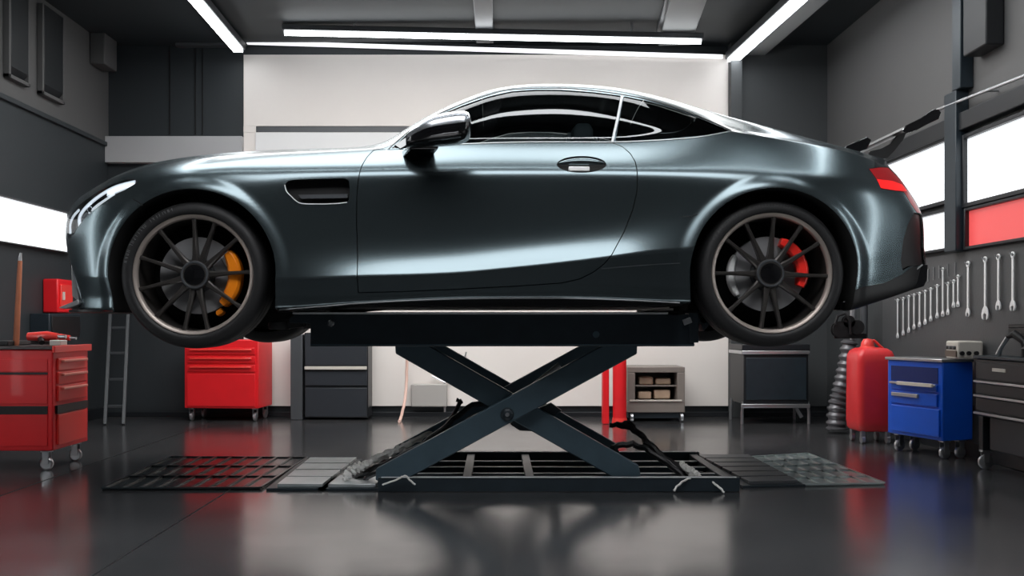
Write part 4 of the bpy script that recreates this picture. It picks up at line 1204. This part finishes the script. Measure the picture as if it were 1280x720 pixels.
# taupe parts cabinet
wA=XatY(857,8.8)-XatY(785,8.8); zA=ZatY(459,8.8)
t=thing('parts_cabinet','taupe metal parts cabinet with a lit opening of tan boxes, by the back wall','cabinet',(XatY(821,8.8),9.03,0)); ROOTM[t.name]=Matrix.Identity(4)
z1_=ZatY(516,8.8); oz0,oz1=ZatY(500,8.8),ZatY(466,8.8)
fr=MB(); fr.box(-wA/2,wA/2,-.2,.22,z1_,oz0-.01).box(-wA/2,wA/2,-.2,.22,oz1,zA).box(-wA/2,-wA/2+.07,-.2,.22,oz0-.01,oz1).box(wA/2-.07,wA/2,-.2,.22,oz0-.01,oz1).box(-wA/2,wA/2,.19,.22,z1_,zA)
fr.build('body',TAUPE,t,bevel=.005)
MB().box(-wA/2+.02,wA/2-.03,-.215,-.2,oz0-.015,oz0).build('shelf_lip',CREAM,t,bevel=.003)
MB().box(-wA/2+.07,wA/2-.07,-.15,.19,(oz0+oz1)/2-.006,(oz0+oz1)/2+.006).build('shelf',TAUPE,t)
MB().box(-wA/2+.01,wA/2-.01,-.17,.2,.03,z1_).build('plinth',LIFTD,t,bevel=.004)
for x in (-wA/2+.04,wA/2-.03):
    MB().cyl((x-.012,-.19,.04),(x+.012,-.19,.04),.038,16).build('caster',STEEL,t)
for i,(x,z,ww,hh) in enumerate(((-.08,(oz0+oz1)/2+.008,.13,.075),(.08,(oz0+oz1)/2+.008,.14,.06),(-.09,oz0+.0,.12,.07),(.07,oz0+.0,.15,.085))):
    b=MB().box(x-ww/2,x+ww/2,-.12,.05,z,z+hh); b.v=[(v[0]+t.location.x,v[1]+t.location.y,v[2]) for v in b.v]
    solo('cardboard_box',b,TAN,['tan box on the upper shelf of the taupe cabinet, left','tan box on the upper shelf of the taupe cabinet, right','tan box at the bottom of the taupe cabinet, left','tan box at the bottom of the taupe cabinet, right'][i],'box',bevel=.012)
# red cylinder and red post
t=thing('gas_cylinder','tall red cylinder standing between the lift arm and the taupe cabinet','cylinder',(XatY(774.5,8.6),8.6,0))
cx_=XatY(774.5,8.6); r_=XatY(783,8.6)-cx_
MB().lathe([(0,.03),(r_*1.0,.03),(r_*1.0,.10),(r_,.11),(r_,.60),(r_*.9,.66),(r_*.5,.71),(r_*.3,.73),(0,.73)],(cx_,8.6,0),'Z',40).build('bottle',RED,t,ang=40)
MB().lathe([(0,.001),(r_*1.12,.001),(r_*1.15,.02),(r_*1.05,.06),(r_*1.0,.06)],(cx_,8.6,0),'Z',40).build('foot_ring',REDD,t)
MB().cyl((cx_,8.6,.73),(cx_,8.6,.79),.02).build('valve',STEEL,t)
solo('red_post',MB().box(XatY(753,8.65),XatY(761,8.65),8.62,8.72,.001,.80),RED,'narrow red upright post just left of the red cylinder','post',bevel=.006)
# wall box and pipes seen through the lift
solo('wall_panel_box',MB().box(XatY(514,9.3),XatY(559,9.3),9.27,9.348,.02+.08,ZatY(480,9.3)),mat('greige_panel',(.42,.40,.38),.5),'pale square access panel low on the white wall behind the lift','panel',bevel=.01)
solo('wall_pipe',MB().tube([P(556,478,9.31),P(556,515,9.31)],.012,8).tube([P(540,470,9.31),P(556,478,9.31),P(575,470,9.31),P(583,440,9.31)],.008,8),STEEL,'thin bent metal pipe on the white wall behind the lift','pipe')
solo('air_hose',MB().tube(wob([P(509,438,9.2),P(508.5,460,9.2),P(508,480,9.18),P(506,500,9.1),P(503,515,9.0),P(500,525,8.9),Vector((XatY(499,8.75),8.75,.014))],4,.002,9),.014,10),mat('pink_cream_hose',(.75,.50,.42),.5),'pale pink hose hanging down the white wall to the floor','hose')
MB_c=MB().box(XatY(468,9.3),XatY(478,9.3),9.33,9.348,.3,.31)

# blue cabinet at right
A=Vector((2.79,6.84,0)); B=Vector((2.95,6.34,0)); fw=(B-A).length; ang=math.atan2((B-A).y,(B-A).x)
dep=.25; nrm=Vector((-(B-A).y,(B-A).x,0)).normalized()
# local +x along A->B; front is local -Y ; rotate so that local -Y points to -X world
cen=(A+B)/2+Vector((math.cos(ang+PI/2),math.sin(ang+PI/2),0))*(dep/2)
zt_b=ZatY(451,6.6)
blue=cabinet('tool_cabinet','blue rolling tool cabinet against the right wall below the small wrenches','tool cabinet',fw,dep,.125,zt_b,BLUE,
    [(zt_b-.20,zt_b-.155,-fw/2+.05,fw/2-.04,0),(zt_b-.30,zt_b-.215,-fw/2+.05,fw/2-.04,0),(.15,zt_b-.315,-fw/2+.05,fw/2-.02,0)],
    top=STEEL,loc=cen[:],rz=ang)
MB().box(-fw/2+.04,fw/2-.04,-dep/2-.004,-dep/2+.0,zt_b-.145,zt_b-.04).build('open_tray',mat('dark_blue_tray',(.001,.015,.12),.4),blue)
MB().box(-fw/2+.05,fw/2-.04,-dep/2-.03,-dep/2-.014,zt_b-.165,zt_b-.15).build('handle',STEEL,blue,bevel=.003)
MB().box(-fw/2+.14,fw/2-.05,-dep/2-.045,-dep/2-.03,zt_b-.170,zt_b-.145).build('label_strip',CREAM,blue,bevel=.003)
MB().box(-fw/2+.07,fw/2-.20,-dep/2-.03,-dep/2-.014,zt_b-.25,zt_b-.225).build('handle',SILVERP,blue,bevel=.003)
def put(mb,root):     # local cabinet coordinates to world
    M=Matrix.Translation(root.location)@Matrix.Rotation(root.rotation_euler.z,4,'Z')
    mb.v=[tuple(M@Vector(v)) for v in mb.v]; return mb
def wrench2d(L,r1,r2,sh):
    """outline of an open-ended wrench along +z from 0 to L: open jaw at the bottom, ring end on top (hole left out)"""
    o=[]
    # open jaw at bottom (opening downward)
    jw=r1
    o+=[(-jw*.55,-jw*.15),(-jw*.45,-jw*.9),(-jw*.95,-jw*.7),(-jw*1.1,0),(-jw*.8,jw*.75),(-sh,jw*1.35)]
    o+=[(-sh,L-r2*1.3),(-r2*.85,L-r2*.7),(-r2,L),(-r2*.7,L+r2*.75),(0,L+r2),(r2*.7,L+r2*.75),(r2,L),(r2*.85,L-r2*.7),(sh,L-r2*1.3)]
    o+=[(sh,jw*1.35),(jw*.8,jw*.75),(jw*1.1,0),(jw*.95,-jw*.7),(jw*.45,-jw*.9),(jw*.55,-jw*.15),(0,jw*.25)]
    return o
def wrench_mb(L,r1,r2,sh,th=.009):
    """ring end with a real hole, open jaw at the other end; lies in the local XZ plane"""
    mb=MB()
    jw=r1
    jaw=[(-jw*.5,-jw*.05),(-jw*.42,-jw*.95),(-jw*.95,-jw*.7),(-jw*1.1,0),(-jw*.8,jw*.75),(-sh,jw*1.3),(sh,jw*1.3),(jw*.8,jw*.75),(jw*1.1,0),(jw*.95,-jw*.7),(jw*.42,-jw*.95),(jw*.5,-jw*.05),(0,jw*.2)]
    mb.prism(jaw,-th/2,th/2,'Y')
    mb.prism([(-sh,jw*1.2),(sh,jw*1.2),(sh*.9,L-r2*.8),(-sh*.9,L-r2*.8)],-th*.38,th*.38,'Y')
    n=20; O=[(r2*math.cos(2*PI*k/n),L+r2*math.sin(2*PI*k/n)) for k in range(n)]; I=[(r2*.58*math.cos(2*PI*k/n),L+r2*.58*math.sin(2*PI*k/n)) for k in range(n)]
    vs=[(a,-th/2,b) for a,b in O]+[(a,-th/2,b) for a,b in I]+[(a,th/2,b) for a,b in O]+[(a,th/2,b) for a,b in I]
    fs=[]
    for k in range(n):
        k2=(k+1)%n; fs+=[(k,k2,n+k2,n+k),(2*n+k,3*n+k,3*n+k2,2*n+k2),(k,2*n+k,2*n+k2,k2),(n+k,n+k2,3*n+k2,3*n+k)]
    mb.add(vs,fs); return mb
WR=mat('polished_wrench_steel',(.85,.86,.87),.35,.4)
def hang_wrench(px,ytop,ybot,r1,r2,sh,label,group=None,tilt=0):
    X=XR-.030; Y=F*X/(px-CX); zt,zb=ZatY(ytop,Y),ZatY(ybot,Y)
    L=(zt-zb)-r1-r2
    mb=wrench_mb(L,r1,r2,sh)
    M=Matrix.Translation((X,Y,zb+r1*.95))@Matrix.Rotation(tilt,4,'X')@Matrix.Rotation(PI/2,4,'Z')
    mb.v=[tuple(M@Vector(v)) for v in mb.v]
    t=thing('wrench',label,'wrench',(X,Y,zb),0,group)
    mb.build('wrench_body',WR,t,bevel=.0015)
    z=zb+r1*.95+L
    hk=MB().tube([(XR-.012,Y,z+r2*.3),(X-.02,Y,z+r2*.3),(X-.022,Y,z+r2*.7)],.004,6).build('hook',STEEL,t)
    return t
ordn=['first','second','third','fourth','fifth','sixth','seventh','eighth','ninth','tenth','eleventh','twelfth']
small=[(1122,373,423),(1129,371,419.5),(1136,368.5,416),(1142.5,366.5,412),(1149.5,364.5,409),(1156.5,362,406),(1163.5,359,402),(1171.5,355,398),(1178.5,334,396),(1185,352,394),(1192,349,385),(1197.5,343,384)]
for i,(px,yt,yb) in enumerate(small):
    hang_wrench(px,yt,yb,.019,.015,.0085,'thin steel wrench, %s from the left in the sloping row on the pegboard'%ordn[i],'small wrenches in a sloping row')
hang_wrench(1210,326,396,.026,.022,.011,'long steel wrench hanging just right of the sloping row of small wrenches','large wrenches on the pegboard')
hang_wrench(1231.5,320,400,.040,.022,.012,'large steel wrench with the widest open jaw, on the pegboard','large wrenches on the pegboard')
hang_wrench(1248,317,388,.028,.021,.011,'large steel wrench hanging second from the frame edge on the pegboard','large wrenches on the pegboard')
hang_wrench(1266,314,389,.030,.021,.012,'large steel wrench hanging nearest the right edge of the picture','large wrenches on the pegboard')
# thin faint screwdrivers behind the row
for i,px in enumerate((1160,1167,1174,1185,1194)):
    X=XR-.02; Y=F*X/(px-CX)
    mb=MB().tube([(X,Y,ZatY(352-i*2,Y)),(X,Y,ZatY(336-i*2,Y))],.004,8)
    solo('hook_pin',mb,STEEL,'thin steel pin standing above the small wrenches, %s from the left'%ordn[i],'pin','pins above the wrenches')
# black cabinet at right
ax=Vector((3.0,6.0,0)); bx=Vector((3.03,4.9,0)); fw2=(bx-ax).length; ang2=math.atan2((bx-ax).y,(bx-ax).x); dep2=.16
cen2=(ax+bx)/2+Vector((math.cos(ang2+PI/2),math.sin(ang2+PI/2),0))*(dep2/2)
ztk=ZatY(448,6.0)
blk=cabinet('workbench_cabinet','black workbench cabinet with silver drawer edges at the right edge of the picture','cabinet',fw2,dep2,.33,ztk,DGREY,
   [(ztk-.125,ztk-.02,-fw2/2+.02,fw2/2-.02,0),(ztk-.215,ztk-.15,-fw2/2+.02,fw2/2-.02,0),(ztk-.32,ztk-.24,-fw2/2+.02,fw2/2-.02,0)],
   top=LIFTD,cast=False,loc=cen2[:],rz=ang2)
for zz in (ztk-.14,ztk-.228,ztk-.335):
    MB().box(-fw2/2+.02,fw2/2-.02,-dep2/2-.03,-dep2/2-.014,zz-.007,zz+.007).build('handle',STEEL,blk,bevel=.003)
MB().box(-fw2/2+.22,-fw2/2+.36,-dep2/2-.02,-dep2/2-.014,ztk-.07,ztk-.05).build('name_plate',CREAM,blk)
for x in (-fw2/2+.03,fw2/2-.05):
    MB().box(x,x+.05,-dep2/2,dep2/2,.12,.33).build('leg',DGREY,blk,bevel=.004)
casters(blk,(-fw2/2+.055,fw2/2-.03),(-dep2/2+.03,),r=.045,h=.12)
MB().box(-fw2/2+.12,fw2/2-.08,-dep2/2+.02,dep2/2,.13,.33).build('lower_panel',mat('lower_panel_black',(.02,.022,.028),.45),blk,bevel=.006)
# radio on the right, spray gun
rx=Vector((3.10,6.12,0))
t=thing('radio','small cream radio with dials on top of the blue cabinet end','radio',(3.115,6.38,zt_b+.02))
z0=zt_b+.021
MB().box(3.03,3.20,6.30,6.47,z0,z0+.12).build('case',CREAM,t,bevel=.012)
MB().box(3.022,3.03,6.31,6.46,z0+.015,z0+.055).build('dial_panel',mat('brown_dial',(.10,.07,.05),.4),t)
for yy in (6.335,6.385,6.435):
    MB().cyl((3.03,yy,z0+.075),(3.012,yy,z0+.075),.012,16).build('knob',MGREY,t)
for xx in (3.055,3.10,3.15):
    MB().cyl((xx,6.30,z0+.04),(xx,6.285,z0+.04),.014,16).build('knob',BLACK,t)
t=thing('spray_gun','black spray gun standing on the black workbench cabinet','spray gun',(3.07,5.72,ztk+.02))
zz=ztk+.021
MB().tube([(3.10,5.60,zz+.02),(3.09,5.62,zz+.09),(3.07,5.68,zz+.135),(3.06,5.74,zz+.12)],[.022,.02,.024,.014],12).build('gun_body',BLACK,t)
MB().tube([(3.06,5.74,zz+.115),(3.05,5.80,zz+.05),(3.05,5.83,zz+.01)],[.014,.012,.016],10).build('grip',STEEL,t)
MB().lathe([(0,0),(.035,0),(.035,.05),(.02,.065),(0,.065)],(3.10,5.60,zz),'Z',20).build('cup',BLACK,t)
solo('wall_bracket',MB().box(XR-.05,XR-.012,F*XR/(1300-CX),F*XR/(1270-CX),ZatY(418,5.9),ZatY(410,5.9)).box(XR-.05,XR-.04,F*XR/(1300-CX),F*XR/(1270-CX),ZatY(410,5.9),ZatY(405,5.9)),BLACK,'small black bracket on the pegboard above the workbench cabinet','bracket',bevel=.004)

# red canister on wheels
Yk=7.35; t=thing('fluid_tank','tall red plastic tank with rounded top on small wheels, beside the blue cabinet','tank',(XatY(1089,Yk),Yk,0))
cx_=XatY(1088,Yk); hw=(XatY(1112,Yk)-XatY(1064,Yk))/2; zt1=ZatY(436,Yk)
def rrect(hx,hy,r,n=6):
    o=[]
    for (sx,sy,a0) in ((1,1,0),(-1,1,90),(-1,-1,180),(1,-1,270)):
        for k in range(n+1):
            a=math.radians(a0+90*k/n); o.append((sx*(hx-r)+r*math.cos(a),sy*(hy-r)+r*math.sin(a)))
    return o
rings=[]
for z,k in ((.09,.86),(.11,.96),(.16,1.),(zt1-.10,.98),(zt1-.05,.96),(zt1-.015,.86),(zt1+.005,.66),(zt1+.012,.3)):
    rings.append([Vector((cx_+x*k,Yk+.0+y*k,z)) for x,y in rrect(hw,.15,.05)])
bd=MB().loft(rings).build('tank_body',mat('red_plastic',(.72,.03,.035),.4,coat=.2,noise=(8,.1)),t,ang=60)
MB().lathe([(0,.06),(.03,.055),(.045,.03),(.05,0),(.07,-.02)],(cx_-.03,Yk-.02,zt1+.02),'Z',24).build('cap',REDD,t)
MB().tube([(cx_-.06,Yk-.02,zt1+.0),(cx_-.05,Yk-.02,zt1+.06),(cx_+.02,Yk-.02,zt1+.065),(cx_+.09,Yk-.02,zt1+.0)],.010,8).build('handle',REDD,t)
for x in (-hw+.045,hw-.06):
    for y in (-.11,.10):
        c=MB().box(cx_+x-.014,cx_+x+.014,Yk+y-.02,Yk+y+.02,.04,.095).build('caster',STEEL,t,bevel=.003)
        MB().cyl((cx_+x-.012,Yk+y,.0305),(cx_+x+.012,Yk+y,.0305),.03,16).build('wheel',STEEL,c)
# ribbed duct and hanging gear beside it
Yd=7.9
pts=dense(np.array([(XatY(1062,Yd),Yd,ZatY(425,Yd)),(XatY(1058,Yd),Yd,ZatY(455,Yd)),(XatY(1052,Yd),Yd,ZatY(485,Yd)),(XatY(1047,Yd),Yd,ZatY(510,Yd)),(XatY(1046,Yd),Yd,.03)]),14,False)
mb=MB(); rr_=[]
for i,p in enumerate(pts): rr_.append(.050+.022*(i/len(pts))+ (.016 if (i//2)%2 else 0))
mb.tube(pts,rr_,18)
solo('extraction_hose',mb,mat('ribbed_silver_hose',(.13,.13,.14),.35,.5),'ribbed dark silver extraction hose standing against the wall by the red tank','hose',ang=50)
g=thing('hose_reel','dark hose reel and fittings on a stand behind the red tank','hose reel',(XatY(1052,8.0),8.0,0))
MB().cyl((XatY(1066,8.05),8.05,0.001),(XatY(1066,8.05),8.05,ZatY(385,8.05)),.022,12).build('pole',STEEL,g)
MB().cyl((XatY(1080,8.05),8.05,0.001),(XatY(1080,8.05),8.05,ZatY(380,8.05)),.03,12).build('pole',MGREY,g)
rl=MB(); 
for k,(px,py,r) in enumerate(((1050,412,.07),(1060,402,.05),(1070,409,.06))):
    q=P(px,py,7.95); rl.lathe([(0,-.03),(r,-.03),(r,-.02),(r*.5,-.018),(r*.5,.018),(r,.02),(r,.03),(0,.03)],q,'Y',24)
rl.bar(P(1042,420,7.98),P(1082,420,7.98),.04,.04); rl.build('reel',BLACK,g)
MB().tube([P(1044,405,7.9),P(1047,395,7.9),P(1056,392,7.9),P(1062,400,7.9),P(1063,418,7.9)],.012,8).build('loop_hose',HOSE,g)
for i,(px,r) in enumerate(((1092,.018),(1099,.024),(1107,.016))):
    Y=8.5; q=P(px,380,Y)
    solo('steel_rod',MB().cyl((q.x,Y,.001),(q.x,Y+.02,ZatY(376+i*3,Y)),r,12),MGREY if i%2 else STEEL,['thinner steel rod leaning left behind the red tank','thick grey rod standing in the middle behind the red tank','slim steel rod nearest the pegboard behind the red tank'][i],'rod','rods behind the red tank')

# ================================================================== LEFT WALL THINGS
# wooden handled tool standing on the red cabinet
Yh=6.05
t=thing('wooden_handle','copper brown wooden shaft with a metal hook standing on the red cabinet','shaft',(XatY(19,Yh),Yh,h_top+.021))
a=Vector((XatY(20,Yh),Yh,h_top+.022)); b=P(25,326,Yh)
MB().tube([a,a.lerp(b,.5),b],[.019,.017,.014],12).build('shaft',COPPER,t)
MB().tube([b,b+Vector((.002,0,.03)),b+Vector((.006,0,.05))],[.012,.009,.006],10).build('hook',STEEL,t)
# tools on the red cabinet
zt=h_top+.021
def redtool(cx_,cy_,s,label):
    t=thing('power_drill',label,'power drill',(cx_,cy_,zt))
    MB().tube([(cx_-.10*s,cy_,zt+.055*s),(cx_+.02*s,cy_,zt+.058*s),(cx_+.09*s,cy_,zt+.055*s)],[.026*s,.032*s,.022*s],14).build('drill_body',REDD,t)
    MB().tube([(cx_-.01*s,cy_-.02,zt+.04*s),(cx_+.01*s,cy_-.05,zt+.018)],[.02*s,.018*s],10).build('grip',BLACK,t)
    MB().cyl((cx_+.09*s,cy_,zt+.055*s),(cx_+.14*s,cy_,zt+.054*s),.012*s,12).build('chuck',STEEL,t)
    return t
redtool(XatY(55,6.1),6.1,1.0,'red power drill lying on the red cabinet, beside the wooden shaft')
redtool(XatY(72,6.2),6.22,.8,'smaller red power drill near the front edge of the red cabinet')
solo('tool_case',MB().box(XatY(66,6.0),XatY(80,6.0),5.95,6.05,zt,zt+.035),CREAM,'small pale case at the corner of the red cabinet top','case',bevel=.006)
solo('tool_tray',MB().box(-3.55,XatY(15,6.0),5.95,6.25,zt,zt+.03).box(-3.55,-3.2,5.97,6.2,zt+.03,zt+.07),BLACK,'flat black tray at the far left on top of the red cabinet','tray',bevel=.006)
# red box on left wall
X=XL; y0=F*X/(62-CX); 
Yq=7.9
t=thing('extinguisher_box','small red equipment box on the left wall in front of the car bumper','box',(XL+.05,8.15,1.0))
MB().box(XL+.001,XL+.13,8.02,8.30,ZatY(391,8.1),ZatY(349,8.1)).build('case',RED,t,bevel=.012)
MB().box(XL+.13,XL+.145,8.05,8.27,ZatY(384,8.1),ZatY(356,8.1)).build('door',REDD,t,bevel=.004)
MB().box(XL+.145,XL+.155,8.07,8.10,ZatY(375,8.1),ZatY(365,8.1)).build('latch',CREAM,t)
# dark shelf and ladder
t=thing('wall_shelf','black wall cabinet on the dark left wall above the red cabinet','wall cabinet',(XL+.1,7.7,.7))
ya,yb=F*XL/(37-CX),F*XL/(78-CX)
MB().box(XL+.001,XL+.16,ya,yb,ZatY(424,7.9),ZatY(392,7.9)).build('body',LIFTD,t,bevel=.006)
MB().box(XL+.16,XL+.17,ya+.03,yb-.03,ZatY(421,7.9),ZatY(395,7.9)).build('door',BLACK,t,bevel=.004)
LADM=mat('ladder_grey',(.05,.055,.06),.45)
Yl=8.9; t=thing('step_ladder','dark grey ladder leaning in the back left corner behind the bumper','ladder',(XatY(146,Yl),Yl,0))
lb=ZatY(497,Yl)
for pa,pb in (((134,497),(140,350)),((157,497),(162,350))):
    q0=P(*pa,8.6); q1=P(*pb,9.25); q0.z=max(q0.z,.0)
    q0=Vector((q0.x,8.55,.0)); q0.x=XatY(pa[0],8.6)
    MB().bar(q0,q1,.03,.05).build('side_rail',LADM,t,bevel=.004)
for k in range(6):
    z=.16+k*.235; tt=z/(P(140,350,9.25).z); Yk2=8.55+(9.25-8.55)*tt
    xa=XatY(134,8.6)+(P(140,350,9.25).x-XatY(134,8.6))*tt; xb=XatY(157,8.6)+(P(162,350,9.25).x-XatY(157,8.6))*tt
    MB().box(xa,xb,Yk2-.02,Yk2+.02,z-.012,z+.012).build('rung',LADM,t,bevel=.003)
# high dark cabinets / speakers on left wall
def louvre(n,ya,yb,za,zb,label,dep=.14,nm='air_duct'):
    t=thing(nm,label,'ventilation box',(XL+.07,(ya+yb)/2,za))
    MB().prism([(XL+.001,za),(XL+dep,za+.06),(XL+dep,zb),(XL+.001,zb)],ya,yb,'Y').build('box',MATS['dark_vent_paint'] if 'dark_vent_paint' in MATS else mat('dark_vent_paint',(.006,.008,.010),.5),t,bevel=.006)
    f=MB(); e=.03
    f.box(XL+.001,XL+.05,ya-e,ya,za-e,zb).box(XL+.001,XL+.05,yb,yb+e,za-e,zb).box(XL+.001,XL+.05,ya-e,yb+e,za-e,za)
    f.build('frame',WALLL,t,bevel=.004)
    return t
def yl(px): return F*XL/(px-CX)
louvre(1,yl(48),yl(72),2.83,3.55,'dark tall ventilation box high on the left wall, second from the left',.05)
louvre(2,yl(6),yl(28),2.83,3.55,'dark tall ventilation box high on the left wall, at the picture edge',.05)
solo('ceiling_unit',MB().box(XL+.001,XL+.14,yl(112),yl(138)-.0 if yl(138)<9.25 else 9.25,ZatY(66,8.6),ZC),WALLL,'grey box under the ceiling in the back left corner','unit',bevel=.01)
# right wall: rail, dark box
a=P(1172,137,F*(XR-.08)/(1172-CX)); b=P(1292,90,F*(XR-.08)/(1292-CX))
t=thing('wall_rail','thin steel rail high on the right wall above the windows','rail',(XR-.08,(a.y+b.y)/2,2.4))
d=(b-a); MB().cyl(a,a+d*1.6,.011,10).build('bar',STEEL,t)
for k in (.15,.55,.95,1.4):
    p=a+d*k; MB().cyl(p,(XR,p.y,p.z),.008,8).build('standoff',STEEL,t)
yr=lambda px:F*XR/(px-CX)
solo('wall_speaker',MB().box(XR-.12,XR-.001,yr(1256),yr(1226),ZatY(72,6.4),ZC),mat('speaker_black',(.008,.009,.011),.5),'black box high on the right wall under the ceiling','speaker',bevel=.01)

# ================================================================== WORLD, CAMERA, VIEW
w=bpy.data.worlds.new('World'); bpy.context.scene.world=w; w.use_nodes=True
w.node_tree.nodes['Background'].inputs[0].default_value=(.02,.025,.03,1); w.node_tree.nodes['Background'].inputs[1].default_value=.5
cam=bpy.data.cameras.new('camera'); co=bpy.data.objects.new('camera',cam); C.objects.link(co)
co.location=(0,0,HC); co.rotation_euler=(PI/2,0,0)
cam.sensor_width=36; cam.lens=F/1280*36; cam.shift_x=(640-CX)/1280; cam.shift_y=(CY-360)/1280
cam.clip_start=.05
sc=bpy.context.scene; sc.camera=co
sc.view_settings.view_transform='Standard'; sc.view_settings.look='None'; sc.view_settings.gamma=1; sc.view_settings.use_curve_mapping=False
sc.view_settings.exposure=0
sc.cycles.use_denoising=True
sc.cycles.max_bounces=8
sc.cycles.sample_clamp_indirect=6
